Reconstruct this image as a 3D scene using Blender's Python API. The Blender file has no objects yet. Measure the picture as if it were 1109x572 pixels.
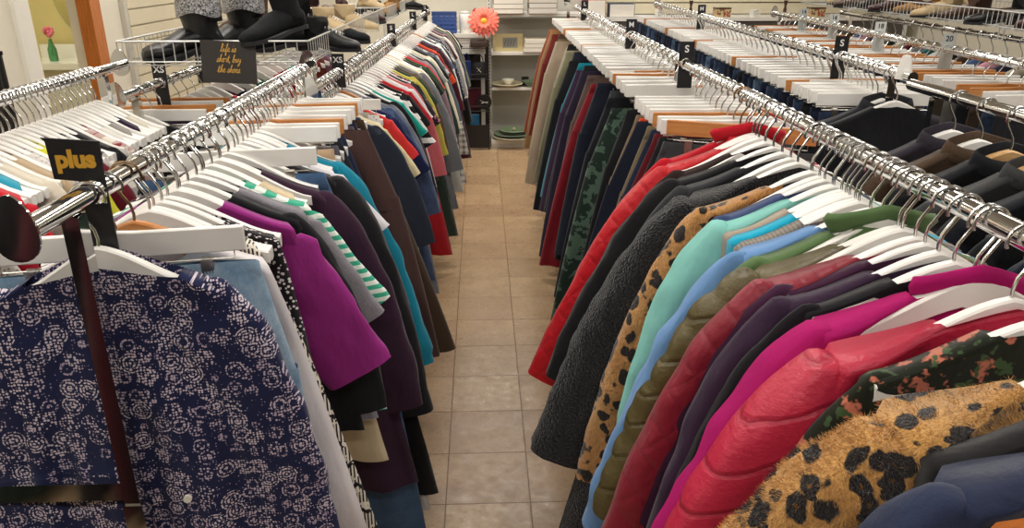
import bpy, math, random
from mathutils import Vector, Matrix, noise
C = bpy.context.scene.collection
PI = math.pi
rad = math.radians

# ------------------------------------------------------------------ camera, light, exposure
cam_d = bpy.data.cameras.new('camera'); cam = bpy.data.objects.new('camera', cam_d); C.objects.link(cam)
cam.location = (0, 0, 1.81); cam.rotation_euler = (rad(90 - 21.5), 0, rad(-2.28))
cam_d.sensor_width = 36; cam_d.lens = 828 / 1109 * 36; cam_d.clip_start = 0.02
bpy.context.scene.camera = cam
vs = bpy.context.scene.view_settings
vs.view_transform = 'Standard'; vs.look = 'None'; vs.gamma = 1; vs.use_curve_mapping = False
vs.exposure = 0.13
W = bpy.data.worlds.new('world'); bpy.context.scene.world = W; W.use_nodes = True
W.node_tree.nodes['Background'].inputs[0].default_value = (1, .96, .9, 1)
W.node_tree.nodes['Background'].inputs[1].default_value = 0.25
CEIL = 2.95
PANELS = [(x, y) for x in (-1.75, 0.1, 2.2) for y in (-0.6, 1.5, 3.6, 5.7, 7.6)]
PANEL_W = 15.5
LAMPC = (1.0, .955, .885)
for i, (x, y) in enumerate(PANELS):
    l = bpy.data.lights.new('ceiling_lamp', 'AREA'); l.shape = 'RECTANGLE'; l.size = 1.15; l.size_y = .28
    l.energy = PANEL_W; l.color = LAMPC
    o = bpy.data.objects.new('ceiling_lamp', l); o.location = (x, y, CEIL - .075); C.objects.link(o)

# ------------------------------------------------------------------ mesh helpers
class MB:
    def __init__(s): s.v = []; s.f = []
    def add(s, vs_, fs):
        n = len(s.v); s.v += [tuple(p) for p in vs_]; s.f += [tuple(i + n for i in f) for f in fs]; return s
    def box(s, c, d, rz=0, m=None):
        x, y, z = d[0] / 2, d[1] / 2, d[2] / 2
        P = [Vector((a * x, b * y, e * z)) for a in (-1, 1) for b in (-1, 1) for e in (-1, 1)]
        if rz: P = [Matrix.Rotation(rz, 3, 'Z') @ p for p in P]
        if m is not None: P = [m @ p for p in P]
        return s.add([p + Vector(c) for p in P], [(0, 1, 3, 2), (4, 6, 7, 5), (0, 4, 5, 1), (2, 3, 7, 6), (0, 2, 6, 4), (1, 5, 7, 3)])
    def tube(s, pts, r, n=8, cap=True, rs=None):
        pts = [Vector(p) for p in pts]; rings = []
        up = Vector((0, 0, 1)); prev = None
        for i, p in enumerate(pts):
            t = (pts[min(i + 1, len(pts) - 1)] - pts[max(i - 1, 0)])
            if t.length < 1e-9: t = Vector((0, 0, 1))
            t.normalize()
            if prev is None:
                a = t.cross(up)
                if a.length < 1e-3: a = t.cross(Vector((1, 0, 0)))
            else:
                a = prev - t * prev.dot(t)
                if a.length < 1e-6: a = t.cross(up)
            a.normalize(); prev = a; b = t.cross(a)
            rr = rs[i] if rs else r
            rings.append([p + a * (rr * math.cos(2 * PI * k / n)) + b * (rr * math.sin(2 * PI * k / n)) for k in range(n)])
        return s.loft(rings, cap, cap)
    def loft(s, rings, cap0=True, cap1=True, closed=True):
        n = len(rings[0]); V = [p for r in rings for p in r]; F = []
        for i in range(len(rings) - 1):
            for k in range(n if closed else n - 1):
                a = i * n + k; b = i * n + (k + 1) % n
                F.append((a, b, b + n, a + n))
        if cap0: F.append(tuple(range(n - 1, -1, -1)))
        if cap1: F.append(tuple((len(rings) - 1) * n + k for k in range(n)))
        return s.add(V, F)
    def prism(s, poly, y0, y1):      # outline in XZ, thickness along Y
        n = len(poly); V = [(x, y0, z) for x, z in poly] + [(x, y1, z) for x, z in poly]
        F = [tuple(range(n)), tuple(range(2 * n - 1, n - 1, -1))] + [(k, k + n, (k + 1) % n + n, (k + 1) % n) for k in range(n)]
        return s.add(V, F)
    def lathe(s, prof, n=24, c=(0, 0, 0)):
        rings = [[(c[0] + r * math.cos(2 * PI * k / n), c[1] + r * math.sin(2 * PI * k / n), c[2] + z) for k in range(n)] for r, z in prof]
        return s.loft(rings, True, True)
    def ball(s, c, r, n=10, sc=(1, 1, 1)):
        rings = []
        for i in range(1, n):
            a = PI * i / n
            rings.append([(c[0] + sc[0] * r * math.sin(a) * math.cos(2 * PI * k / n), c[1] + sc[1] * r * math.sin(a) * math.sin(2 * PI * k / n), c[2] - sc[2] * r * math.cos(a)) for k in range(n)])
        return s.loft(rings, True, True)
    def build(s, name, mat, parent=None, smooth=True, loc=None, rz=0, sub=0, flat=35):
        me = bpy.data.meshes.new(name); me.from_pydata(s.v, [], s.f); me.update()
        if smooth:
            me.polygons.foreach_set('use_smooth', [True] * len(me.polygons))
            if flat and not sub:
                try: me.set_sharp_from_angle(angle=rad(flat))
                except Exception: pass
        if mat: me.materials.append(mat)
        o = bpy.data.objects.new(name, me); C.objects.link(o)
        if parent: o.parent = parent
        if loc is not None: o.location = loc
        if rz: o.rotation_euler = (0, 0, rz)
        if sub:
            m = o.modifiers.new('s', 'SUBSURF'); m.levels = sub; m.render_levels = sub
        return o

def tag(o, label, cat, group=None, kind=None):
    if label: o['label'] = label
    if cat: o['category'] = cat
    if group: o['group'] = group
    if kind: o['kind'] = kind
    return o
def empty(name, loc, label, cat, group=None, rz=0):
    o = bpy.data.objects.new(name, None); o.empty_display_size = .05; C.objects.link(o)
    o.location = loc; o.rotation_euler = (0, 0, rz)
    return tag(o, label, cat, group)
def struct(o): o['kind'] = 'structure'; return o
def dup(root, loc, rz, label, group=None):
    r = root.copy(); C.objects.link(r); r.location = loc; r.rotation_euler = (0, 0, rz); r['label'] = label
    if group: r['group'] = group
    for ch in root.children:
        c = ch.copy(); C.objects.link(c); c.parent = r
        for g in ch.children:
            d = g.copy(); C.objects.link(d); d.parent = c
    return r
def smooth_path(P, k=6):
    P = [Vector(p) for p in P]; out = []
    for i in range(len(P) - 1):
        a = P[max(i - 1, 0)]; b = P[i]; c = P[i + 1]; d = P[min(i + 2, len(P) - 1)]
        for j in range(k):
            t = j / k
            out.append(.5 * ((2 * b) + (c - a) * t + (2 * a - 5 * b + 4 * c - d) * t * t + (3 * b - a - 3 * c + d) * t ** 3))
    out.append(P[-1]); return out

# ------------------------------------------------------------------ materials
MC = {}
def srgb(h):
    if isinstance(h, str):
        h = h.lstrip('#'); h = [int(h[i:i + 2], 16) / 255 for i in (0, 2, 4)]
    return tuple((c / 12.92 if c <= .04045 else ((c + .055) / 1.055) ** 2.4) for c in h) + (1,)
class NT:
    def __init__(s, name):
        s.m = bpy.data.materials.new(name); s.m.use_nodes = True; s.t = s.m.node_tree; s.b = s.t.nodes['Principled BSDF']
        s.co = None
    def n(s, ty, **kw):
        x = s.t.nodes.new(ty)
        for k, v in kw.items(): setattr(x, k, v)
        return x
    def l(s, a, b): s.t.links.new(a, b); return b
    def set(s, i, v):
        if i in s.b.inputs: s.b.inputs[i].default_value = v
    def coord(s):
        if s.co is None: s.co = s.n('ShaderNodeTexCoord').outputs['Object']
        return s.co
    def noise(s, scale, detail=3, rough=.6, vec=None, sc=None):
        x = s.n('ShaderNodeTexNoise'); x.inputs['Scale'].default_value = scale; x.inputs['Detail'].default_value = detail; x.inputs['Roughness'].default_value = rough
        v = vec or s.coord()
        if sc:
            mp = s.n('ShaderNodeMapping'); mp.inputs['Scale'].default_value = sc; s.l(v, mp.inputs[0]); v = mp.outputs[0]
        s.l(v, x.inputs['Vector']); return x.outputs['Fac']
    def math(s, op, a, b=None, c=None):
        x = s.n('ShaderNodeMath', operation=op)
        for i, q in enumerate((a, b, c)):
            if q is None: continue
            if isinstance(q, (int, float)): x.inputs[i].default_value = q
            else: s.l(q, x.inputs[i])
        return x.outputs[0]
    def mix(s, fac, a, b):
        x = s.n('ShaderNodeMix', data_type='RGBA')
        for i, q in ((0, fac), (6, a), (7, b)):
            if isinstance(q, (int, float)): x.inputs[i].default_value = q
            elif isinstance(q, tuple): x.inputs[i].default_value = q
            else: s.l(q, x.inputs[i])
        return x.outputs[2]
    def ramp(s, fac, lo, hi):
        x = s.n('ShaderNodeMapRange'); x.inputs[1].default_value = lo; x.inputs[2].default_value = hi; s.l(fac, x.inputs[0]); return x.outputs[0]
    def bump(s, h, strength=.3, dist=.002, prev=None):
        x = s.n('ShaderNodeBump'); x.inputs['Strength'].default_value = strength; x.inputs['Distance'].default_value = dist
        s.l(h, x.inputs['Height'])
        if prev is not None: s.l(prev, x.inputs['Normal'])
        return x.outputs[0]
    def sep(s, v=None):
        x = s.n('ShaderNodeSeparateXYZ'); s.l(v or s.coord(), x.inputs[0]); return x.outputs
    def done(s, col=None, nrm=None):
        if col is not None:
            if isinstance(col, tuple): s.b.inputs['Base Color'].default_value = col
            else: s.l(col, s.b.inputs['Base Color'])
        if nrm is not None: s.l(nrm, s.b.inputs['Normal'])
        return s.m
def plain(name, col, rough=.5, metal=0, **kw):
    key = (name, str(col), rough, metal)
    if key in MC: return MC[key]
    t = NT(name); t.set('Roughness', rough); t.set('Metallic', metal)
    for k, v in kw.items(): t.set(k.replace('_', ' '), v)
    c = srgb(col)
    n = t.noise(6, 3); f = t.ramp(n, .3, .75)
    MC[key] = t.done(t.mix(f, tuple(x * .93 for x in c[:3]) + (1,), c)); return MC[key]
def cloth(col, kind='plain', col2=None):
    key = ('cloth', str(col), kind, str(col2))
    if key in MC: return MC[key]
    t = NT('fabric_' + kind); c = srgb(col); c2 = srgb(col2) if col2 else None
    t.set('Roughness', .88); t.set('Sheen Weight', .12); t.set('Sheen Roughness', .5); t.set('Specular IOR Level', .25)
    x, y, z = t.sep()
    cr = t.noise(9, 4, .6, sc=(1, 1, .45))
    base = t.mix(t.ramp(cr, .35, .7), tuple(q * .9 for q in c[:3]) + (1,), c)
    b = t.bump(cr, .5, .02); nrm = None
    if kind == 'plain':
        nrm = t.bump(t.noise(700, 1), .2, .001, b)
    elif kind == 'knit':
        w = t.math('SINE', t.math('MULTIPLY', x, 900)); nrm = t.bump(w, .5, .0015, b)
        base = t.mix(t.ramp(w, -.5, 1), tuple(q * .7 for q in c[:3]) + (1,), c)
    elif kind == 'rib':
        w = t.math('SINE', t.math('MULTIPLY', t.math('ADD', z, x), 260)); nrm = t.bump(w, .6, .003, b)
        base = t.mix(t.ramp(w, -.2, .4), tuple(q * .45 for q in c[:3]) + (1,), c)
    elif kind == 'heather':
        f = t.ramp(t.noise(420, 2), .3, .7); base = t.mix(f, tuple(q * .72 for q in c[:3]) + (1,), tuple(min(1, q * 1.15) for q in c[:3]) + (1,)); nrm = b
    elif kind == 'denim':
        f = t.ramp(t.noise(14, 5, .7), .35, .72); g = t.ramp(t.noise(500, 1), .2, .8)
        lt = c2 or tuple(min(1, q * 1.9 + .03) for q in c[:3]) + (1,)
        base = t.mix(t.math('MULTIPLY', f, t.math('ADD', t.math('MULTIPLY', g, .5), .3)), c, lt); nrm = t.bump(g, .3, .001, b)
    elif kind == 'leather':
        t.set('Roughness', .36); t.set('Sheen Weight', 0); t.set('Specular IOR Level', .5)
        nrm = t.bump(t.noise(60, 5, .7), .35, .006, t.bump(t.noise(300, 2), .15, .001, b))
    elif kind == 'nylon':
        t.set('Roughness', .5); t.set('Sheen Weight', .05); t.set('Specular IOR Level', .4)
        nrm = t.bump(t.noise(38, 5, .65), .45, .008, b)
    elif kind == 'quilt':
        t.set('Roughness', .45); t.set('Specular IOR Level', .4)
        u = t.math('PINGPONG', t.math('ADD', t.math('MULTIPLY', x, 1.0), z), .042)
        v = t.math('PINGPONG', t.math('SUBTRACT', t.math('MULTIPLY', x, 1.0), z), .042)
        h = t.math('MINIMUM', t.ramp(u, 0, .014), t.ramp(v, 0, .014))
        nrm = t.bump(h, .45, .003, t.bump(t.noise(30, 4), .4, .008, b))
        base = t.mix(t.ramp(h, 0, .15), tuple(q * .72 for q in c[:3]) + (1,), base)
    elif kind == 'stitched':
        t.set('Roughness', .38); t.set('Sheen Weight', 0); t.set('Specular IOR Level', .5)
        q = t.math('ADD', t.math('ADD', z, t.math('MULTIPLY', x, .35)), t.math('MULTIPLY', t.noise(5, 1), .05))
        u = t.math('PINGPONG', q, .033); h = t.ramp(u, 0, .007)
        nrm = t.bump(h, .6, .004, t.bump(t.noise(55, 4, .7, sc=(1, 1, 2)), .4, .006, b)); base = t.mix(h, tuple(w_ * .7 for w_ in c[:3]) + (1,), base)
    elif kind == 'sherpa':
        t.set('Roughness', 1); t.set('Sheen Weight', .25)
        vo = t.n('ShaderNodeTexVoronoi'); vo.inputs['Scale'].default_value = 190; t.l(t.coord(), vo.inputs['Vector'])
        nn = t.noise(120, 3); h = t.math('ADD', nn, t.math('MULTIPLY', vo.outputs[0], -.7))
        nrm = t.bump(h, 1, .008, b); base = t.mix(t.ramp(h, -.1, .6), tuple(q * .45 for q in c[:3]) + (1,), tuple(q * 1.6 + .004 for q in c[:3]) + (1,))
    elif kind == 'velvet':
        t.set('Sheen Weight', .45); t.set('Sheen Roughness', .35); t.set('Sheen Tint', c); nrm = t.bump(t.noise(300, 2), .2, .001, b)
    elif kind == 'stripe':
        w = t.math('PINGPONG', z, .011); base = t.mix(t.math('GREATER_THAN', w, .0055), c, c2); nrm = b
    elif kind == 'widestripe':
        w = t.math('PINGPONG', z, .03); base = t.mix(t.math('GREATER_THAN', w, .017), c, c2); nrm = b
    elif kind == 'geo':
        w = t.math('GREATER_THAN', t.math('PINGPONG', x, .0035), .0018)
        d = t.math('PINGPONG', t.math('ADD', z, t.math('MULTIPLY', t.math('PINGPONG', x, .02), .9)), .03)
        g = t.math('MAXIMUM', w, t.math('LESS_THAN', d, .006)); g2 = t.math('MULTIPLY', g, t.math('GREATER_THAN', t.noise(60, 2), .42))
        base = t.mix(g2, c, c2); nrm = b
    elif kind == 'plaid':
        a = t.math('GREATER_THAN', t.math('PINGPONG', x, .025), .014); d = t.math('GREATER_THAN', t.math('PINGPONG', z, .025), .014)
        s_ = t.math('MULTIPLY', t.math('ADD', a, d), .5); base = t.mix(s_, c, c2)
        e = t.math('LESS_THAN', t.math('MINIMUM', t.math('PINGPONG', x, .0501), t.math('PINGPONG', z, .0501)), .0015)
        base = t.mix(e, base, (.6, .6, .58, 1)); nrm = b
    elif kind in ('dots', 'bigdots', 'spatter'):
        vo = t.n('ShaderNodeTexVoronoi'); vo.inputs['Scale'].default_value = {'dots': 90, 'bigdots': 55, 'spatter': 120}[kind]
        vo.inputs['Randomness'].default_value = {'dots': .3, 'bigdots': .2, 'spatter': 1}[kind]; t.l(t.coord(), vo.inputs['Vector'])
        base = t.mix(t.math('LESS_THAN', vo.outputs[0], {'dots': .3, 'bigdots': .33, 'spatter': .36}[kind]), c, c2); nrm = b
    elif kind == 'floral':
        big = t.noise(26, 3); m2 = t.noise(34, 2, vec=None, sc=(1.3, 1.1, 1.2))
        base = t.mix(t.ramp(big, .54, .58), c, c2); base = t.mix(t.ramp(m2, .58, .62), base, (.05, .09, .035, 1)); nrm = b
    elif kind == 'camo':
        a = t.noise(22, 3); base = t.mix(t.ramp(a, .52, .54), c, c2); nrm = b
    elif kind == 'rosette':           # white dots gathered in little blossoms on navy
        mp = t.n('ShaderNodeMapping'); mp.inputs['Scale'].default_value = (1, .02, 1); t.l(t.coord(), mp.inputs[0])
        B = t.n('ShaderNodeTexVoronoi'); B.inputs['Scale'].default_value = 31; B.inputs['Randomness'].default_value = .6; t.l(mp.outputs[0], B.inputs['Vector'])
        D = t.n('ShaderNodeTexVoronoi'); D.inputs['Scale'].default_value = 200; D.inputs['Randomness'].default_value = .45; t.l(mp.outputs[0], D.inputs['Vector'])
        ring = t.math('SINE', t.math('MULTIPLY', B.outputs[0], 38))
        rsel = t.n('ShaderNodeSeparateColor'); t.l(B.outputs['Color'], rsel.inputs[0])
        usering = t.math('GREATER_THAN', rsel.outputs[0], .45)
        dots = t.math('LESS_THAN', D.outputs[0], .45)
        rings = t.math('MULTIPLY', t.math('GREATER_THAN', ring, -.25), t.math('LESS_THAN', D.outputs[0], .53))
        pat = t.math('ADD', t.math('MULTIPLY', usering, rings), t.math('MULTIPLY', t.math('SUBTRACT', 1, usering), dots))
        pass
        inside = t.math('LESS_THAN', B.outputs[0], .56)
        stray = t.math('MULTIPLY', t.math('LESS_THAN', D.outputs[0], .24), t.math('GREATER_THAN', t.noise(90, 1), .48))
        m = t.math('MINIMUM', 1, t.math('ADD', t.math('MULTIPLY', pat, inside), stray))
        tint = t.mix(rsel.outputs[1], c2, tuple(q * f for q, f in zip(c2[:3], (.62, .56, .68))) + (1,))
        base = t.mix(m, c, tint); nrm = b
    elif kind == 'leopard':
        t.set('Roughness', 1); t.set('Sheen Weight', .3)
        wv = t.n('ShaderNodeTexNoise'); wv.inputs['Scale'].default_value = 22; wv.inputs['Detail'].default_value = 3; t.l(t.coord(), wv.inputs['Vector'])
        vm = t.n('ShaderNodeVectorMath', operation='MULTIPLY_ADD'); t.l(wv.outputs['Color'], vm.inputs[0]); vm.inputs[1].default_value = (.035, .035, .035); t.l(t.coord(), vm.inputs[2])
        mp = t.n('ShaderNodeMapping'); mp.inputs['Scale'].default_value = (1.0, .8, .8); mp.inputs['Rotation'].default_value = (0, .6, 0); t.l(vm.outputs[0], mp.inputs[0])
        vo = t.n('ShaderNodeTexVoronoi'); vo.inputs['Scale'].default_value = 33; vo.inputs['Randomness'].default_value = .9; t.l(mp.outputs[0], vo.inputs['Vector'])
        d = vo.outputs[0]
        spot = t.ramp(t.math('ADD', d, t.math('MULTIPLY', t.noise(30, 2), .45)), .72, .66)
        inner = t.math('MULTIPLY', t.ramp(d, .16, .09), t.ramp(t.noise(18, 1), .52, .57))
        fine = t.noise(260, 3, sc=(1, 1, .35))
        tan = t.mix(t.ramp(t.noise(10, 3), .35, .65), c, c2)
        tan = t.mix(t.ramp(fine, .3, .75), tan, tuple(min(1, q * 1.35) for q in c2[:3]) + (1,))
        brown = tuple(q * .55 for q in c[:3]) + (1,)
        base = t.mix(spot, tan, t.mix(inner, t.mix(t.ramp(fine, .4, .8), (.012, .010, .012, 1), (.05, .035, .025, 1)), brown))
        nrm = t.bump(fine, .8, .006, t.bump(t.noise(45, 3), .6, .01))
    MC[key] = t.done(base, nrm or b); return MC[key]

def chrome_mat():
    t = NT('chrome'); t.set('Metallic', 1); t.set('Roughness', .07)
    n = t.noise(30, 3); pass
    return t.done((.80, .80, .79, 1))
CHROME = chrome_mat()
t = NT('hook_wire'); t.set('Metallic', 1); t.set('Roughness', .2); WIRE = t.done((.72, .72, .71, 1))
t = NT('bronze_wire'); t.set('Metallic', 1); t.set('Roughness', .3); BRONZE = t.done((.25, .16, .09, 1))
t = NT('clip_metal'); t.set('Metallic', 1); t.set('Roughness', .33); CLIP = t.done((.55, .52, .47, 1))
WHITE = plain('white_lacquer', '#f0ede8', .35)
def wood_mat(name, a, b, sc=(1, 12, 12), rough=.4):
    t = NT(name); t.set('Roughness', rough); f = t.ramp(t.noise(9, 5, .65, sc=sc), .3, .7)
    return t.done(t.mix(f, srgb(a), srgb(b)))
ORANGE_WOOD = wood_mat('orange_wood', '#b4713a', '#d09356')
BEECH = wood_mat('beech_wood', '#c2935d', '#dbb27d')
BLACK = plain('black_plastic', '#17161a', .45)
PAPER = plain('paper_tag', '#ece6dc', .7)
INKW = plain('white_ink', '#f2f2f2', .6)
GOLD = plain('gold_ink', '#d9a437', .4)

# ------------------------------------------------------------------ lettering
def text_mesh(name, s, size, mat, parent, loc, rot=(PI / 2, 0, 0), bold=0.0, ext=.0006, align='CENTER'):
    cu = bpy.data.curves.new(name, 'FONT'); cu.body = s; cu.size = size; cu.align_x = align; cu.align_y = 'CENTER'
    cu.extrude = ext; cu.offset = bold
    tmp = bpy.data.objects.new(name, cu); C.objects.link(tmp)
    dg = bpy.context.evaluated_depsgraph_get(); me = bpy.data.meshes.new_from_object(tmp.evaluated_get(dg))
    bpy.data.objects.remove(tmp); bpy.data.curves.remove(cu)
    me.materials.clear(); me.materials.append(mat); me.name = name
    o = bpy.data.objects.new(name, me); C.objects.link(o); o.parent = parent; o.location = loc; o.rotation_euler = rot
    return o
GL = {
 'l': ([[(0, .1), (.4, 1), (.55, 1.9), (.35, 2), (.25, 1.2), (.3, .2), (.5, 0), (.7, .3)]], .6),
 'i': ([[(0, .1), (.3, .9), (.28, .2), (.45, 0), (.6, .3)], [(.4, 1.45), (.42, 1.5)]], .55),
 'f': ([[(0, .1), (.5, 1.3), (.6, 1.95), (.42, 2), (.35, .5), (.3, -.9), (.5, -.7), (.42, 0), (.75, .3)]], .65),
 'e': ([[(0, .2), (.45, .6), (.45, .95), (.2, .9), (.12, .3), (.4, 0), (.7, .25)]], .65),
 's': ([[(0, .1), (.38, 1), (.5, .45), (.35, 0), (.12, .1), (.65, .2)]], .62),
 'h': ([[(0, .1), (.4, 1.5), (.42, 2), (.25, 1.6), (.18, 0), (.3, .75), (.52, .85), (.55, .1), (.8, .2)]], .75),
 'o': ([[(.1, .4), (.32, .95), (.12, .7), (.2, 0), (.5, .2), (.48, .85), (.3, .95), (.75, .8)]], .7),
 'r': ([[(0, .8), (.2, 1), (.4, .85), (.4, .1), (.65, .2)]], .6),
 't': ([[(0, .1), (.33, 1.8), (.26, .2), (.45, 0), (.65, .25)], [(.05, 1.15), (.6, 1.2)]], .6),
 ',': ([[(.1, .1), (.12, -.05), (0, -.35)]], .3),
 '.': ([[(.1, .02), (.13, .06)]], .3),
 'b': ([[(0, .1), (.4, 1.6), (.35, 2), (.2, 1.5), (.18, .1), (.45, 0), (.6, .5), (.4, .85), (.3, .65), (.8, .8)]], .72),
 'u': ([[(0, .8), (.15, .9), (.15, .2), (.35, 0), (.55, .9), (.55, .1), (.75, .2)]], .72),
 'y': ([[(0, .8), (.15, .9), (.2, .3), (.45, .3), (.6, .9), (.55, -.3), (.3, -1), (.12, -.6), (.8, .3)]], .75)}
def handwriting(name, s, xh, mat, parent, loc, r=.0012):
    mb = MB(); w = sum(GL[c][1] if c != ' ' else .45 for c in s); x = -w / 2
    for c in s:
        if c == ' ': x += .45; continue
        st, adv = GL[c]
        for p in st:
            q = [((x + a + b * .22) * xh, 0, b * xh) for a, b in p]
            mb.tube(smooth_path(q, 3) if len(q) > 2 else q, r, 5)
        x += adv
    o = mb.build(name, mat, parent); o.location = loc; return o

# ------------------------------------------------------------------ room shell
def floor_mat():
    t = NT('floor_tiles'); t.set('Specular IOR Level', .5)
    T_ = .3045
    mp = t.n('ShaderNodeMapping'); mp.inputs['Location'].default_value = (-(.156 - T_) + 0 , -(2.55), 0); t.l(t.coord(), mp.inputs[0])
    x, y, z = t.sep(mp.outputs[0])
    gx = t.math('PINGPONG', x, T_ / 2); gy = t.math('PINGPONG', y, T_ / 2)
    # pingpong is 0 at the joints because the mapping puts a joint at the origin
    m = t.math('MINIMUM', gx, gy); grout = t.ramp(m, .0028, .0016)
    cx_ = t.math('FLOOR', t.math('DIVIDE', x, T_)); cy_ = t.math('FLOOR', t.math('DIVIDE', y, T_))
    cmb = t.n('ShaderNodeCombineXYZ'); t.l(cx_, cmb.inputs[0]); t.l(cy_, cmb.inputs[1])
    wn = t.n('ShaderNodeTexWhiteNoise'); wn.noise_dimensions = '2D'; t.l(cmb.outputs[0], wn.inputs['Vector'])
    # each tile has its own cut of the mottling
    vm = t.n('ShaderNodeVectorMath', operation='MULTIPLY_ADD'); t.l(wn.outputs['Color'], vm.inputs[0]); vm.inputs[1].default_value = (7, 7, 7); t.l(mp.outputs[0], vm.inputs[2])
    n1 = t.noise(5, 6, .62, vec=vm.outputs[0]); n2 = t.noise(26, 5, .7, vec=vm.outputs[0]); n3 = t.noise(9, 4, .7, vec=vm.outputs[0], sc=(1, 2.4, 1))
    col = t.mix(t.ramp(n1, .32, .68), srgb('#a28667'), srgb('#b89e7c'))
    col = t.mix(t.math('MULTIPLY', t.ramp(n2, .46, .72), .6), col, srgb('#86674a'))
    col = t.mix(t.math('MULTIPLY', t.ramp(n3, .56, .7), .45), col, srgb('#94775a'))
    col = t.mix(t.math('MULTIPLY', wn.outputs['Value'], .55), col, srgb('#92735a'))
    col = t.mix(grout, col, srgb('#6d523a'))
    t.l(t.ramp(n2, -.15, 1.9), t.b.inputs['Roughness'])
    nr = t.bump(t.math('ADD', t.math('MULTIPLY', grout, -1), t.math('MULTIPLY', n2, .10)), .4, .003)
    return t.done(col, nr)
X0, X1, Y0, Y1 = -2.62, 4.6, -2.2, 8.75
PAINT = plain('wall_paint', '#e6e0cf', .7)
def box_obj(name, c, d, mat, parent=None): return MB().box(c, d).build(name, mat, parent, smooth=False)
struct(box_obj('floor', ((X0 + X1) / 2 - 1, (Y0 + Y1) / 2, -.05), (X1 - X0 + 2.2, Y1 - Y0 + .4, .1), floor_mat()))
struct(box_obj('ceiling', ((X0 + X1) / 2 - 1, (Y0 + Y1) / 2, CEIL + .05), (X1 - X0 + 2.2, Y1 - Y0 + .4, .1), plain('ceiling_paint', '#cfcac0', .9)))
struct(box_obj('wall_back', (1.0, Y1 + .05, CEIL / 2), (7.4, .1, CEIL), PAINT))
struct(box_obj('wall_front', (1.0, Y0 - .05, CEIL / 2), (7.4, .1, CEIL), plain('front_reflection_dark', '#3d362f', .8)))  # unseen wall, coloured dark so the chrome posts reflect dark
struct(box_obj('wall_right', (X1 + .05, (Y0 + Y1) / 2, CEIL / 2), (.1, Y1 - Y0, CEIL), PAINT))
DY0, DY1 = 4.74, 5.42
mb = MB(); mb.box((X0 - .05, (Y0 + DY0) / 2, CEIL / 2), (.1, DY0 - Y0, CEIL)); mb.box((X0 - .05, (Y1 + DY1) / 2, CEIL / 2), (.1, Y1 - DY1, CEIL)); mb.box((X0 - .05, (DY0 + DY1) / 2, 2.1 + (CEIL - 2.1) / 2), (.1, DY1 - DY0, CEIL - 2.1))
struct(mb.build('wall_left', PAINT, smooth=False))
# washroom beyond the doorway
YEL = plain('yellow_paint', '#d6c88c', .7)
BX0 = -4.6
mb = MB(); mb.box((BX0 - .05, 6.1, CEIL / 2), (.1, 4.6, CEIL)); mb.box(((BX0 + X0) / 2 - .05, 7.35, CEIL / 2), (X0 - BX0 - .1, .1, CEIL)); mb.box(((BX0 + X0) / 2 - .05, 3.75, CEIL / 2), (X0 - BX0 - .1, .1, CEIL))
struct(mb.build('wall_washroom', YEL, smooth=False))
struct(box_obj('floor_washroom', (-3.9, 5.5, .006), (1.4, 3.6, .01), plain('washroom_floor', '#a89a86', .6)))
struct(box_obj('trim_1', (X0 + .012, DY0 - .07, 1.05), (.03, .14, 2.1), plain('trim_white', '#efece2', .5)))
struct(box_obj('trim_2', (X0 - .05, DY0 + .014, 1.05), (.13, .03, 2.1), plain('trim_cream', '#e3dcb8', .5)))
POSTM = wood_mat('stained_post', '#a85a22', '#c9793a', sc=(14, 14, 1), rough=.35)
struct(box_obj('trim_3', (X0 + .03, DY1 + .02, 1.075), (.09, .14, 2.15), POSTM))
struct(box_obj('trim_4', (X0 + .03, (DY0 + DY1) / 2, 2.15), (.07, DY1 - DY0 + .3, .1), POSTM))
struct(box_obj('baseboard_left', (X0 + .01, 1.1, .05), (.02, 6.3, .1), plain('trim_white', '#efece2', .5)))
l = bpy.data.lights.new('washroom_lamp', 'AREA'); l.size = .5; l.energy = 26; l.color = (1, .95, .80)
o = bpy.data.objects.new('washroom_lamp', l); o.location = (-3.6, 5.9, 2.8); C.objects.link(o)

# ------------------------------------------------------------------ ceiling lights
FR = plain('lamp_frame', '#e8e8e4', .5)
t = NT('lamp_diffuser'); t.set('Emission Strength', 3.0); t.b.inputs['Emission Color'].default_value = LAMPC + (1,); DIFF = t.done((.9, .9, .9, 1))
for i, (x, y) in enumerate(PANELS):
    e = empty('ceiling_light', (x, y, CEIL), 'long white ceiling light fixture above the shop floor', 'light', 'ceiling lights in rows')
    m = MB(); m.box((0, .15, -.03), (1.22, .02, .06)); m.box((0, -.15, -.03), (1.22, .02, .06)); m.box((.6, 0, -.03), (.02, .28, .06)); m.box((-.6, 0, -.03), (.02, .28, .06))
    m.build('frame', FR, e, smooth=False); MB().box((0, 0, -.035), (1.17, .27, .012)).build('diffuser', DIFF, e, smooth=False)
# small spotlights over the aisle
SPOT = plain('spot_can', '#dedede', .4)
for (x, y) in ((.02, 6.3), (.02, 7.35), (.05, 4.9)):
    e = empty('spotlight', (x, y, CEIL), 'small round ceiling spotlight over the aisle', 'light', 'aisle spotlights')
    MB().lathe([(.0, 0), (.05, 0), (.05, -.12), (.042, -.13), (0, -.13)], 20).build('housing', SPOT, e)
    ld = bpy.data.lights.new('spot_bulb', 'SPOT'); ld.energy = 75; ld.spot_size = rad(62); ld.spot_blend = .6; ld.shadow_soft_size = .04; ld.color = (1, .9, .76)
    lo = bpy.data.objects.new('spot_bulb', ld); C.objects.link(lo); lo.parent = e; lo.location = (0, 0, -.15)

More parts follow.
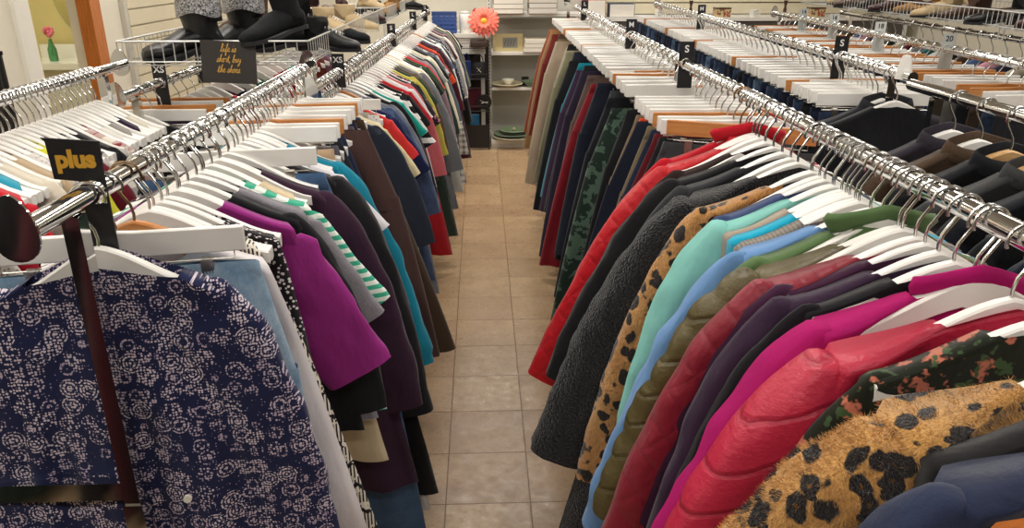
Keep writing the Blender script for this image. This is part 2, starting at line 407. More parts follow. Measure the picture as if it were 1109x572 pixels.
# ------------------------------------------------------------------ racks
class Rail:
    """One rail; local frames put +x towards the aisle (or the rack's outer side)."""
    def __init__(s, phrase, x0, y0, x1, y1, z, side):
        s.ph = phrase; s.p0 = Vector((x0, y0, z)); s.p1 = Vector((x1, y1, z)); s.side = side
        s.ang = math.atan2(-(x1 - x0), y1 - y0)      # yaw of the rail from the +Y axis
    def at(s, y):
        f = (y - s.p0.y) / (s.p1.y - s.p0.y); return s.p0.lerp(s.p1, f)
    def rz(s, extra=0):        # extra > 0 swings the aisle end away from the camera
        return s.ang + (0 if s.side > 0 else PI) + (extra if s.side > 0 else -extra)
RA = Rail('left front rail', -.605, .96, -.588, 2.70, 1.48, 1)
RC = Rail('far left front rail', -1.25, .96, -1.245, 2.76, 1.48, 1)
RB = Rail('left back rail', -.615, 2.80, -.500, 7.60, 1.38, 1)
RD = Rail('outer left back rail', -1.24, 2.68, -1.15, 7.60, 1.38, 1)
RE = Rail('right front rail', .695, .30, .712, 2.66, 1.48, -1)
RF = Rail('outer right front rail', 1.25, .30, 1.255, 2.22, 1.48, 1)
RE2 = Rail('right back rail', .722, 2.72, .790, 7.30, 1.48, -1)
RF2 = Rail('outer right back rail', 1.335, 2.36, 1.53, 6.90, 1.48, 1)
RG = Rail('sizes rail', 2.08, 2.65, 2.34, 6.3, 1.44, -1)
RH = Rail('rail under the shoe baskets', 2.72, 2.8, 2.90, 6.3, 1.44, 1)
RR = .0165
def oval_plate(mb, p, d, w=.030, h=.046, th=.004, lift=.010):
    rings = []
    for k, s in ((-1, 1), (1, 1)):
        rings.append([(p[0] + w * math.cos(a) * (1 - .22 * math.sin(a)), p[1] + d * (k * th / 2), p[2] + lift + h * math.sin(a)) for a in [2 * PI * i / 28 for i in range(28)]])
    mb.loft(rings)
def rack(label, R1, R2, over=.14, group=None, caps=(1, 1)):
    e = empty('clothes_rack', ((R1.p0.x + R2.p0.x) / 2, (R1.p0.y + R1.p1.y) / 2, 0), label, 'clothes rack', group)
    o = Vector(e.location)
    def B(mb, name, sm=True, mat=CHROME):
        mb.v = [tuple(Vector(p) - o) for p in mb.v]; return mb.build(name, mat, e, smooth=sm)
    for R in (R1, R2):
        B(MB().tube([R.p0, R.p1], RR, 24), 'rail')
        for p, d in ((R.p0, -1), (R.p1, 1)):
            if not caps[0 if d < 0 else 1]: continue
            m = MB(); oval_plate(m, p, d); B(m, 'end_cap')
    for k in (0, 1):
        ps = []
        for R in (R1, R2):
            a = R.p0.lerp(R.p1, over / (R.p1 - R.p0).length) if k == 0 else R.p0.lerp(R.p1, 1 - over / (R.p1 - R.p0).length); ps.append(a)
            B(MB().box((a.x, a.y, (a.z - RR + .93) / 2), (.026, .026, a.z - RR - .93)), 'post', False)
            B(MB().box((a.x, a.y, .50), (.033, .033, .9)), 'lower_post', False)
        m = MB(); c = (ps[0] + ps[1]) / 2; L = abs(ps[0].x - ps[1].x)
        m.box((c.x, c.y, .975), (L, .02, .034), math.atan2(ps[1].y - ps[0].y, ps[1].x - ps[0].x)); B(m, 'crossbar', False)
        m = MB(); m.box((c.x, c.y, .07), (L + .12, .035, .035), math.atan2(ps[1].y - ps[0].y, ps[1].x - ps[0].x)); B(m, 'foot', False)
        for sx in (-1, 1):
            m = MB(); x = c.x + sx * (L / 2 + .03); m.tube([(x - .012, c.y, .027), (x + .012, c.y, .027)], .027, 16); B(m, 'wheel', True, BLACK)
    m = MB(); m.box(((R1.p0.x + R2.p0.x) / 2, (R1.p0.y + R1.p1.y) / 2, .07), (.03, (R1.p1.y - R1.p0.y) - 2 * over, .03), R1.ang); B(m, 'base_bar', False)
    return e
rack('chrome double-rail rack nearest on the left, its end post in front of the floral dress', RA, RC)
rack('slightly lower chrome double-rail rack behind on the left carrying the shoe baskets', RB, RD)
rack('chrome double-rail rack nearest on the right, full of coats', RE, RF, caps=(1, 0))
rack('long chrome double-rail rack behind on the right, full of trousers', RE2, RF2, caps=(0, 1))
rack('chrome rack farthest right under the shoe baskets, with pale number markers', RG, RH)

# ------------------------------------------------------------------ hangers
def hook_pts(low=-.088):
    R_ = .0245; zc = RR + .0029 - R_
    P = [(R_ * math.cos(a), 0, zc + R_ * math.sin(a)) for a in [rad(q) for q in range(-20, 208, 15)]]
    P += [(-.0185, 0, -.026), (-.009, 0, -.042), (-.001, 0, -.056), (.0015, 0, -.072), (0, 0, low)]
    return P
HW = .198
def htop(x, hw=HW, drop=.092):
    s = min(1.15, abs(x) / hw); return -.083 - drop * (.42 * s + .58 * (s * s * (3 - 2 * min(s, 1))))
def arms_mesh(hw=HW, th=.016, drop=.092, deep=.043):
    mb = MB(); rings = []; n = 22
    for i in range(n + 1):
        x = -hw + 2 * hw * i / n; s = abs(x) / hw
        zt = htop(x, HW if hw > HW else hw, drop) ; h = deep * (1 - .42 * s) + (.010 if s < .05 else 0); y0 = .004 * s * s
        t_ = th / 2 * (1 + .5 * s); b = .003
        ring = [(x, y0 - t_ + b, zt), (x, y0 + t_ - b, zt), (x, y0 + t_, zt - b), (x, y0 + t_, zt - h + b), (x, y0 + t_ - b, zt - h), (x, y0 - t_ + b, zt - h), (x, y0 - t_, zt - h + b), (x, y0 - t_, zt - b)]
        rings.append(ring)
    mb.loft(rings); return mb
def shoulder_hanger(mat, hw=HW, drop=.092, wire=None, th=.016, deep=.043):
    e = empty('shoulder_hanger', (0, 0, 0), 'x', 'hanger'); e['hw'] = hw
    MB().tube(hook_pts(), .0026, 8).build('hook', wire or WIRE, e)
    arms_mesh(hw, th, drop, deep).build('arms', mat, e); return e
def clip_hanger(mat, hw=.20, clips=(.135, -.135), wire=None):
    e = empty('clip_hanger', (0, 0, 0), 'x', 'hanger')
    MB().tube(hook_pts(-.09), .0026, 8).build('hook', wire or WIRE, e)
    m = MB(); m.prism([(-hw, -.082), (-hw, -.125), (hw, -.125), (hw, -.082), (.03, -.0815), (0, -.080), (-.03, -.0815)], -.0065, .0065)
    b = m.build('bar', mat, e, smooth=False)
    mo = b.modifiers.new('b', 'BEVEL'); mo.width = .0018; mo.segments = 1
    MB().tube([(-hw + .02, 0, -.125), (-hw + .02, 0, -.139), (hw - .02, 0, -.139), (hw - .02, 0, -.125)], .0015, 6).build('clip_wire', CLIP, e)
    for c in clips:
        m = MB()
        for s in (-1, 1):
            m.box((c, s * .007, -.158), (.021, .0015, .042))
            for k in range(4): m.box((c - .0075 + k * .005, s * .0083, -.158), (.0018, .0012, .038))
        m.tube([(c - .009, 0, -.139), (c + .009, 0, -.139)], .0052, 8)
        m.build('clip', CLIP, e, smooth=False)
    return e
PROTO = {}
def hanger(kind, loc, rz, label, group=None, cat='hanger'):
    if kind not in PROTO:
        w = kind.split('+')
        mat = {'white': WHITE, 'orange': ORANGE_WOOD, 'beech': BEECH}[w[0]]
        wire = BRONZE if 'bronze' in w else None
        if 'clip' in w: e = clip_hanger(mat, wire=wire)
        elif 'small' in w: e = shoulder_hanger(mat, .145, .075, wire)
        elif 'wide' in w: e = shoulder_hanger(mat, .214, .092, wire, .022, .046)
        else: e = shoulder_hanger(mat, wire=wire)
        if 'hw' in e.keys(): del e['hw']
        PROTO[kind] = e; e.location = loc; e.rotation_euler = (0, 0, rz); tag(e, label, cat, group); return e
    return dup(PROTO[kind], loc, rz, label, group)

# ------------------------------------------------------------------ garments
def nz(x, y, z): return noise.noise(Vector((x, y, z)))
def torso(p):
    """Closed shell: rings front+back from the shoulder line down to the hem."""
    N, M = p['N'], p['M']; sd = p['seed'] * 7.31; mb = MB(); rings = []
    sw, hw_, L, T, nw, fa, ln = p['sw'], p['hem'], p['L'], p['T'], p['nw'], p['fold'], p['lean']
    for j in range(M + 1):
        v = j / M; v = v ** 1.25; ring = []
        for side in (0, 1):
            for i in range(N + (0 if side else 1)) if side == 0 else range(1, N):
                k = i if side == 0 else N - i
                u = -1 + 2 * k / N; a = abs(u)
                x0 = sw * u; zt = htop(x0) + .0035
                if abs(x0) < nw:
                    q = 1 - (x0 / nw) ** 2; zt -= q * (p['dip'] if side == 0 else p['dip'] * .25)
                wv = sw + (hw_ - sw) * (v ** .8) - p.get('waist', 0) * math.sin(PI * min(1, v * 1.2))
                x = u * wv
                zb = -.09 - L + p.get('hemcurve', 0) * a * a + .006 * nz(u * 2, sd, 3)
                z = zt + (zb - zt) * v
                # rounded sides, thin at the shoulder seam, fuller below
                edge = max(0, 1 - a ** 3.2) ** .5
                th = T * (min(1, .22 + v * 3.2)) * edge * (.75 + .5 * nz(u * 1.7 + sd, v * 3, side * 5)); th = max(th, (p['hth'] if a < .96 else .012) * (1 - .6 * min(1, v * 6)) + .0005)
                b_ = min(1, max(0, (a - .40) / .45)); b_ = b_ * b_ * (3 - 2 * b_); th += max(0, p['sT'] * .80 - .016) * b_ * max(0, 1 - v * 2.2) * (1 if a < .99 else .4) * (1 if p['sleeves'] else .3)
                sg = -1 if side == 0 else 1
                f = fa * min(1, v * 1.3) * math.sin(u * p['fk'] + sd + 2.2 * nz(u * .8, v * 1.6, sd)) * (1 - a ** 6)
                f += fa * .6 * nz(u * 5 + sd, v * 6, side * 3 + sd) * min(1, v * 4)
                if p.get('puff'):
                    th *= 1 + .25 * (abs(math.sin(PI * v * L / p['puff'])) ** .6 - .5)
                d = max(0, -z - .12)
                ring.append((x + ln * d * (1 - .22 * d) , sg * th + f + p['ty'] * d, z))
        rings.append(ring)
    n = len(rings[0]); mb.loft(rings, False, False)
    for i in range(N):           # close the shoulders, leave the neck open
        u = -1 + 2 * (i + .5) / N
        if abs(u * sw) > nw:
            a, b = i, i + 1; c = (n - i) % n; d = (n - i - 1) % n
            mb.f.append((a, c, d, b) if c != a else (a, d, b))
    return mb, rings
def sleeve_path(p, s):
    sw = p['sw']; Ls = p['Ls']; fl = p['flare']; P = []
    z0 = htop(sw)
    r0 = p['sr'][0]; st = Vector((sw - .06, 0, htop(sw - .06) - r0 * .80)); K = 16
    el = Vector((sw + .010, 0, z0 - .055))
    for i in range(K + 1):
        t = i / K; d = t * Ls
        if p['short']:
            q = st.lerp(Vector((sw + Ls * .16, 0, z0 - Ls * .95 - .03)), t ** .9)
        else:
            c1 = Vector((sw + .012, 0, z0 - r0 * 1.0)); c2 = Vector((sw + .035 + fl * Ls * .35, 0, z0 - Ls * .45)); en = Vector((sw + .02 + fl * Ls, 0, z0 - Ls + .02))
            q = st * (1 - t) ** 3 + c1 * 3 * t * (1 - t) ** 2 + c2 * 3 * t * t * (1 - t) + en * t ** 3
        d = max(0, -q.z - .12)
        P.append(Vector((s * q.x + p['lean'] * d * (1 - .22 * d), p['ty'] * d + p.get('sy', 0) * t, q.z)))
    return P
def sleeve(p, s):
    P = sleeve_path(p, s); K = len(P) - 1; mb = MB(); rings = []; n = 26; sd = p['seed'] * 3.7 + s * 11
    Kf = 3
    pts = []
    for i in range(K):
        for j in range(Kf): pts.append(P[i].lerp(P[i + 1], j / Kf))
    pts.append(P[-1]); K2 = len(pts) - 1; ln = 0; prev = pts[0]
    for i, c in enumerate(pts):
        t = i / K2; tg = (pts[min(i + 1, K2)] - pts[max(i - 1, 0)]).normalized(); nrm = Vector((tg.z, 0, -tg.x)) * (-s)
        if nrm.x * s < 0: nrm = -nrm
        r0, r1 = p['sr']; rn = r0 + (r1 - r0) * t ** .8
        ry = min(rn, p['sT'] * (1.0 - .12 * t)) * (.55 + .45 * min(1, t * 5))
        if t < .06: rn *= .80 + 3.3 * t
        ln += (c - prev).length; prev = c
        if p.get('puff'):
            g = 1 + .11 * (abs(math.sin(PI * ln / p['puff'])) ** .5 - .6); rn *= g; ry *= g
        if t > .97 and p.get('cuff'): rn *= .86; ry *= .86
        ring = []
        for k in range(n):
            a = 2 * PI * k / n; ca, sa = math.cos(a), math.sin(a)
            w = 1 - p['wr'] * .55 * max(0, 1 - abs(ca - .25 - .5 * nz(ln * 5, sd, 2)) * 3.2) * min(1, ln * 4) + p['wr'] * nz(ca * 1.4 + sd, sa * 1.4, ln * 9) + p['wr'] * .8 * nz(ca * 2 + sd, sa * 2 + 5, ln * 17) + p['wr'] * .5 * nz(ca * 3 + sd, sa * 3 + 5, ln * 7 + ca * 4)
            ring.append(c + nrm * (rn * ca * w) + Vector((0, 1, 0)) * (ry * (abs(sa) ** .62 * (1 if sa > 0 else -1)) * w))
        rings.append(ring)
    mb.loft(rings, True, False)
    # turned-in cuff so the end reads as an opening
    last = rings[-1]; c = pts[-1]; inner = [c.lerp(q, .9) for q in last]; tg = (pts[-1] - pts[-3]).normalized(); deep = [q - tg * .03 for q in inner]
    mb.loft([last, inner, deep], False, True)
    return mb
DEF = dict(N=30, M=22, sw=.205, hem=.25, L=.62, T=.022, nw=.085, dip=.05, fold=.010, fk=9, lean=.16, ty=0, Ls=.52, flare=.10, sr=(.066, .052), sT=.026, wr=.12,
           short=False, cuff=False, sleeves=True, collar=None, hth=.0165, seed=1)
STY = {
 'tee': dict(short=True, Ls=.17, sr=(.075, .075), sT=.018, T=.015, L=.62, fold=.007),
 'top': dict(Ls=.50, sr=(.060, .046), sT=.018, T=.015, fold=.008),
 'tank': dict(sleeves=False, sw=.17, hem=.22, nw=.10, dip=.08, T=.012),
 'dress': dict(short=True, Ls=.16, sr=(.075, .075), sT=.02, T=.02, L=.95, hem=.29, fold=.014, fk=12),
 'sweater': dict(Ls=.54, sr=(.076, .056), sT=.025, T=.024, cuff=True),
 'hoodie': dict(Ls=.54, sr=(.080, .058), sT=.028, T=.026, cuff=True, collar='hood'),
 'jacket': dict(L=.64, Ls=.56, sr=(.084, .064), sT=.032, T=.030, hem=.25, nw=.092, sw=.215),
 'coat': dict(L=.92, Ls=.60, sr=(.086, .068), sT=.032, T=.032, hem=.30, nw=.09, sw=.215, fold=.014, M=28),
 'puffer': dict(L=.66, Ls=.57, sr=(.088, .066), sT=.038, T=.034, nw=.092, puff=.062, sw=.215, M=60, wr=.16),
 'vest': dict(L=.72, sleeves=False, T=.034, sw=.20),
 'blazer': dict(hth=.024, L=.68, Ls=.58, sr=(.072, .058), sT=.032, T=.026, collar='lapel', sw=.240, nw=.075),
}
def garment(kind, name, mat, loc, rz, label, cat, group=None, trim=None, lod=1, **kw):
    p = dict(DEF); p.update(STY.get(kind, {})); p.update(kw)
    if lod < 1: p['N'] = 16; p['M'] = 10 if not p.get('puff') else 24
    e = empty(name, loc, label, cat, group, rz)
    tm, rings = torso(p); tm.build('body', mat, e, flat=0)
    if p['sleeves']:
        for s in (-1, 1):
            if lod < .6 and s < 0: continue
            sleeve(p, s).build('sleeve', mat, e, flat=0)
    N = p['N']; n = len(rings[0])
    if p['collar'] and lod >= .6:
        nw = p['nw']; pts = []
        K = 20
        def pt(a, up, out):
            x = (nw + out) * math.cos(a); sg = -1 if math.sin(a) < 0 else 1
            dz = p['dip'] * (1 - math.cos(a) ** 2) * (1 if sg < 0 else .25)
            th = p['T'] * (.30 + .55 * abs(math.sin(a)))
            return (x, -(-sg) * 0 + sg * (th + out) * abs(math.sin(a)) ** .7, htop(nw * math.cos(a)) + .004 - dz + up)
        mb = MB()
        hgt = {'stand': .028, 'lapel': .028, 'hood': .03, 'shirt': .03}[p['collar']]
        prof = {'stand': [(0, .0), (.45, .004), (1, .000), (1.02, -.005), (.5, -.005), (0, -.004)],
                'lapel': [(0, .0), (.8, .001), (.9, .004), (.4, .010), (-.5, .017), (-.6, .013), (.2, .006)],
                'hood': [(0, .0), (.8, .016), (1.2, .010), (1.0, -.010), (0, -.01)],
                'shirt': [(0, .0), (1, .001), (1.05, .006), (-.2, .022), (-.2, .018)]}[p['collar']]
        prof_r = [[pt(2 * PI * k / K, a * hgt, b) for k in range(K)] for a, b in prof]
        mb.loft(prof_r, False, False); mb.build('collar', trim or mat, e, flat=0)
        if p['collar'] == 'hood':
            mb = MB(); rr = []
            for i in range(9):
                t_ = i / 8; w = .095 * math.sin(PI * (.18 + .74 * t_)) ; 
                rr.append([(w * math.cos(a), .022 + .012 * math.sin(a) + .018 * math.sin(PI * t_), htop(.05) + .005 - t_ * .22 + .010 * nz(a, t_ * 4, p['seed'])) for a in [2 * PI * k / 16 for k in range(16)]])
            mb.loft(rr); ho = mb.build('hood', mat, e, flat=0)
    return e, p
def legwear(kind, name, mat, loc, rz, label, cat, group=None, lod=1, L=.95, w=.185, T=.017, lean=.16, seed=1, ty=0, band=None, taper=.55, top=-.149, fa=.008):
    """Trousers, jeans, shorts or skirts held by the clips of a bar hanger."""
    e = empty(name, loc, label, cat, group, rz); N = 24 if lod >= 1 else 12; sd = seed * 5.17
    def P(x, y, z):
        d = max(0, -z - .13); return (x + lean * d * (1 - .2 * d), y + ty * d, z)
    def shell(cx, w0, w1, z0, z1, M, T0, T1, amp, capt=False, top_cx=None):
        mb = MB(); rings = []
        for j in range(M + 1):
            v = j / M; ring = []
            for k in range(2 * N):
                a = 2 * PI * k / (2 * N); ca, sa = math.cos(a), math.sin(a); wv = w0 + (w1 - w0) * v; tv = T0 + (T1 - T0) * min(1, v * 2.5)
                x = (cx if top_cx is None else top_cx + (cx - top_cx) * v) + wv * ca; z = z0 + (z1 - z0) * v
                y = tv * (abs(sa) ** .7) * (1 if sa > 0 else -1)
                f = amp * min(1, .15 + v * 1.4) * (math.sin(x * 45 + sd + 3 * nz(x * 3, z * 3, sd)) + 1.2 * nz(x * 12, z * 7, sd + (3 if sa > 0 else 0)))
                z += .006 * nz(x * 9, sd, 1) if j == M else 0
                ring.append(P(x, y + f * (1 - abs(ca) ** 6), z))
            rings.append(ring)
        mb.loft(rings, False, False); return mb
    if kind == 'skirt':
        mb = shell(0, w, w * 1.45, top, -L, 14 if lod >= 1 else 8, .006, T * 1.3, fa * 1.6)
        mb.build('skirt_body', mat, e, flat=0)
    else:
        cz = top - .25
        hips = shell(0, w, w * 1.12, top, cz, 8, .006, T, fa * .7)
        for s in (-1, 1):
            lg = shell(s * w * .60, w * .56, w * taper * .85, cz + .04, -L, 16 if lod >= 1 else 8, T * .9, T, fa, top_cx=s * w * .56)
            hips.add(lg.v, lg.f)
        hips.build('leg_cloth', mat, e, flat=0)
    mb = MB(); rings = []
    for z, g in ((top + .004, -.0005), (top + .002, .0022), (top - .036, .0022), (top - .038, -.0005)):
        rings.append([P((w + g) * math.cos(a), (.0068 + g) * (abs(math.sin(a)) ** .7) * (1 if math.sin(a) > 0 else -1) + .003 * math.sin(6 * math.cos(a) + sd), z) for a in [2 * PI * k / 32 for k in range(32)]])
    mb.loft(rings, False, False); mb.build('waistband', band or mat, e, flat=0)
    return e

# ------------------------------------------------------------------ stocking the rails
rnd = random.Random(5)
KIND_H = {'tee': 's', 'top': 's'}
COUNT = [0]
LINE = {}
USED = {}
def bare(R, y, kind, rot, what):
    a = [d for q, d in LINE[R.ph] if q <= y]; b = [d for q, d in LINE[R.ph] if q > y]
    a = a[-1] if a else None; b = b[0] if b else None
    if a and b: lab = what + ' between the ' + a + ' and the ' + b
    else: lab = what + ' beside the ' + (a or b) + ' at the end of the ' + R.ph
    if len(lab.split()) > 16: lab = what + ' just behind the ' + a
    if lab in USED: return
    USED[lab] = 1
    hanger(kind, R.at(y), R.rz(rad(rot)), lab)
def pick_material(c):
    c = c.split('|'); return cloth(c[0], c[1] if len(c) > 1 else 'plain', c[2] if len(c) > 2 else None)
LEGS = ('jeans', 'trousers', 'shorts', 'skirt', 'leggings')
def hang(R, y, desc, kind, col, hk='white', rot=0.0, lod=1, where=None, prev=None, group=None, hgroup=None, **kw):
    """One garment and the hanger it hangs on, both top-level."""
    loc = R.at(y); rz = R.rz(rad(rot)); COUNT[0] += 1
    nm = desc.split(' ')[-1].replace('-', '_')
    lab = where or (desc + ' on the ' + R.ph + (', behind the ' + prev if prev else ', first in line'))
    if len(lab.split()) > 16: lab = desc + ' hanging right behind the ' + prev
    legs = kind in LEGS
    hk = hk + ('+clip' if legs else '')
    hname = {'white': 'white', 'orange': 'orange wooden', 'beech': 'pale wooden'}[hk.split('+')[0]] + (' clip hanger' if legs else ' shoulder hanger')
    hl = hname + ' holding the ' + desc + (' behind the ' + prev if prev else ' at the front of the ' + R.ph)
    if len(hl.split()) > 16: hl = hname + ' holding the ' + desc
    if len(hl.split()) > 16: hl = hname.split()[0] + ' hanger holding the ' + desc
    hanger(hk, loc, rz, hl, hgroup); LINE.setdefault(R.ph, []).append((y, desc))
    m = pick_material(col); kw.setdefault('seed', COUNT[0])
    kw.setdefault('ty', 0)
    q_ = random.Random(COUNT[0] * 17 + 3)
    if not legs:
        kw.setdefault('wr', q_.uniform(.07, .13)); kw.setdefault('sy', q_.uniform(-.035, .03)); kw['flare'] = kw.get('flare', .10) + q_.uniform(-.03, .03)
    if legs:
        return legwear(kind, nm, m, loc, rz, lab, nm.replace('_', ' '), group, lod, **kw)
    return garment(kind, nm, m, loc, rz, lab, nm.replace('_', ' '), group, None, lod, **kw)[0]
def stock(R, rows, lean=None, **common):
    prev = None
    for r in rows:
        r = dict(r); y = r.pop('y'); d = r.pop('d'); k = r.pop('k'); c = r.pop('c')
        a = dict(common); a.update(r)
        if lean is not None: a.setdefault('lean', lean)
        hang(R, y, d, k, c, prev=prev, **a); prev = d
def G(y, d, k, c, **kw): return dict(y=y, d=d, k=k, c=c, **kw)

# ---- left front rail (aisle side), front to back
stock(RA, [
 G(1.150, 'navy floral dress', 'top', '#1b2147|rosette|#d9cdd6', hk='white+small', rot=8, L=1.05, hem=.255, sw=.172, nw=.115, dip=.035, fold=.018, fk=11, N=60, M=60, T=.03, lean=.02, Ls=.62, sr=(.075,.07), flare=.07, sT=.03, where='navy dress with tiny white blossom print, hanging first behind the left rack end post'),
 G(1.21, 'washed light blue jeans', 'jeans', '#6c8ca8|denim|#c8d8e2', rot=10, w=.215, L=1.0, T=.034, lean=.10, fa=.015),
 G(1.28, 'long white tunic', 'tank', '#dcd6d8', rot=8, L=1.05, hem=.26, sw=.205, T=.03, lean=.185, hk='orange+bronze'),
 G(1.345, 'black and cream geometric dress', 'tank', '#e2dacb|geo|#15141a', L=1.05, hem=.24, lean=.225, sw=.17, rot=8),
 G(1.40, 'black speckled blouse', 'tank', '#17131a|spatter|#d8d0d2', L=.55, sw=.2, lean=.10, rot=8),
 G(1.48, 'magenta jersey tee', 'tee', '#96287f', L=.42, hem=.22, Ls=.33, lean=.17, rot=8, sr=(.085,.075)),
 G(1.535, 'white-piped black top', 'top', '#15151a', L=.62, lean=.12, rot=8),
 G(1.585, 'grey marl tee', 'tee', '#86838a|heather', L=.62, Ls=.27, lean=.17, rot=8, sr=(.08,.075), sT=.024),
 G(1.63, 'green and white striped tee', 'tee', '#e8efe6|stripe|#3fae8e', L=.62, Ls=.26, lean=.20, rot=7, hk='white'),
 G(1.68, 'cream linen top', 'tank', '#d9c6a4', L=.78, lean=.2),
 G(1.74, 'dark plum long top', 'coat', '#33182f', L=.94, Ls=.62, lean=.15, collar=None, rot=7, flare=.05),
 G(1.80, 'dark blue denim jeans', 'jeans', '#3b5678|denim', rot=10, L=1.26, lean=.22, w=.21),
 G(1.87, 'long black coat', 'coat', '#151318', L=1.08, Ls=.70, lean=.20, hem=.29, rot=7, flare=.05),
 G(1.95, 'white ruffled blouse', 'tee', '#dedbe0', L=1.16, lean=.2),
 G(2.01, 'bright teal cardigan', 'sweater', '#12809a', L=.72, Ls=.62, lean=.16, rot=5),
 G(2.07, 'beige camisole', 'shorts', '#bfa283', L=.5, rot=6, lean=.05),
 G(2.12, 'slate grey trousers', 'trousers', '#55545e', L=1.0, lean=.24, rot=4),
 G(2.18, 'washed black jeans', 'jeans', '#1b1d23|denim|#343843', L=1.02, lean=.25, hk='orange', rot=5, T=.024),
 G(2.25, 'dark indigo jeans', 'jeans', '#1a2540|denim|#2c3a5c', L=1.08, lean=.25),
 G(2.31, 'chocolate brown trousers', 'trousers', '#4a3431', L=.94, lean=.27, w=.24, T=.04, rot=8, fa=.02),
 G(2.38, 'faded mauve trousers', 'trousers', '#5c4a55', L=.9, lean=.27, rot=6),
 G(2.43, 'navy dress trousers', 'trousers', '#1b2338', L=1.0, lean=.25, hk='orange', rot=9),
 G(2.49, 'dark olive brown skirt', 'skirt', '#443527', L=1.0, w=.20, lean=.27, T=.035, rot=6),
 G(2.55, 'denim blue shorts', 'shorts', '#44597c|denim', L=.5, lean=.2),
])
for i in range(22):
    bare(RA, 1.36 + .062 * i + rnd.uniform(-.012, .012), 'white', rnd.uniform(2, 9), 'bare white hanger')
# ---- far left front rail
stock(RC, [
 G(1.360, 'white eyelet blouse', 'top', '#dbd8d0', lean=0),
 G(1.421, 'pearl knit sweater', 'sweater', '#c9c3bb', lean=0),
 G(1.482, 'ivory satin shirt', 'top', '#dcd5c6', lean=0),
 G(1.543, 'pale grey print blouse', 'top', '#cfc8c0|spatter|#8b8580', lean=0),
 G(1.604, 'crimson red blouse', 'top', '#b3152b', lean=0.03),
 G(1.665, 'deep wine blouse', 'top', '#7c1030', lean=.03),
 G(1.726, 'scarlet tee', 'tee', '#c41b2c', lean=0),
 G(1.787, 'turquoise lace top', 'tank', '#2f9db8', lean=0),
 G(1.848, 'cream ribbed sweater', 'sweater', '#d6ccba', lean=0),
 G(1.909, 'sand jersey top', 'top', '#b9a284', lean=0),
 G(1.970, 'pale dotted tunic', 'top', '#d6d0cc|dots|#8f8f95', lean=0),
 G(2.031, 'lemon yellow tee', 'tee', '#d7d23c', lean=0, Ls=.2),
 G(2.092, 'maroon cardigan', 'sweater', '#6d1226', lean=.0),
 G(2.153, 'black and white checked shirt', 'top', '#e4dfd8|plaid|#131216', lean=0),
 G(2.214, 'black lace top', 'top', '#17151a', lean=0),
 G(2.275, 'white tartan shirt', 'top', '#ddd4c8|plaid|#8c2f38', lean=0),
 G(2.336, 'white poplin blouse', 'tank', '#e2dfd8', lean=0),
 G(2.397, 'grey vest top', 'tank', '#98948f', lean=0),
 G(2.458, 'dark violet camisole', 'tank', '#2b1733', lean=0),
 G(2.519, 'soft cream camisole', 'tank', '#d9d2c2', lean=0)
], lod=.7)
for i in range(7):   # hangers at the far end, their tops out of sight
    y = 1.06 + .045 * i
    hanger('white', RC.at(y), RC.rz(rad(3)), 'white shoulder hanger crowded at the near end of the far left rail', 'bare hangers at the near end of the far left rail')
for i in range(20):
    bare(RC, 1.39 + .061 * i, 'white', rnd.uniform(0, 5), 'bare white hanger')
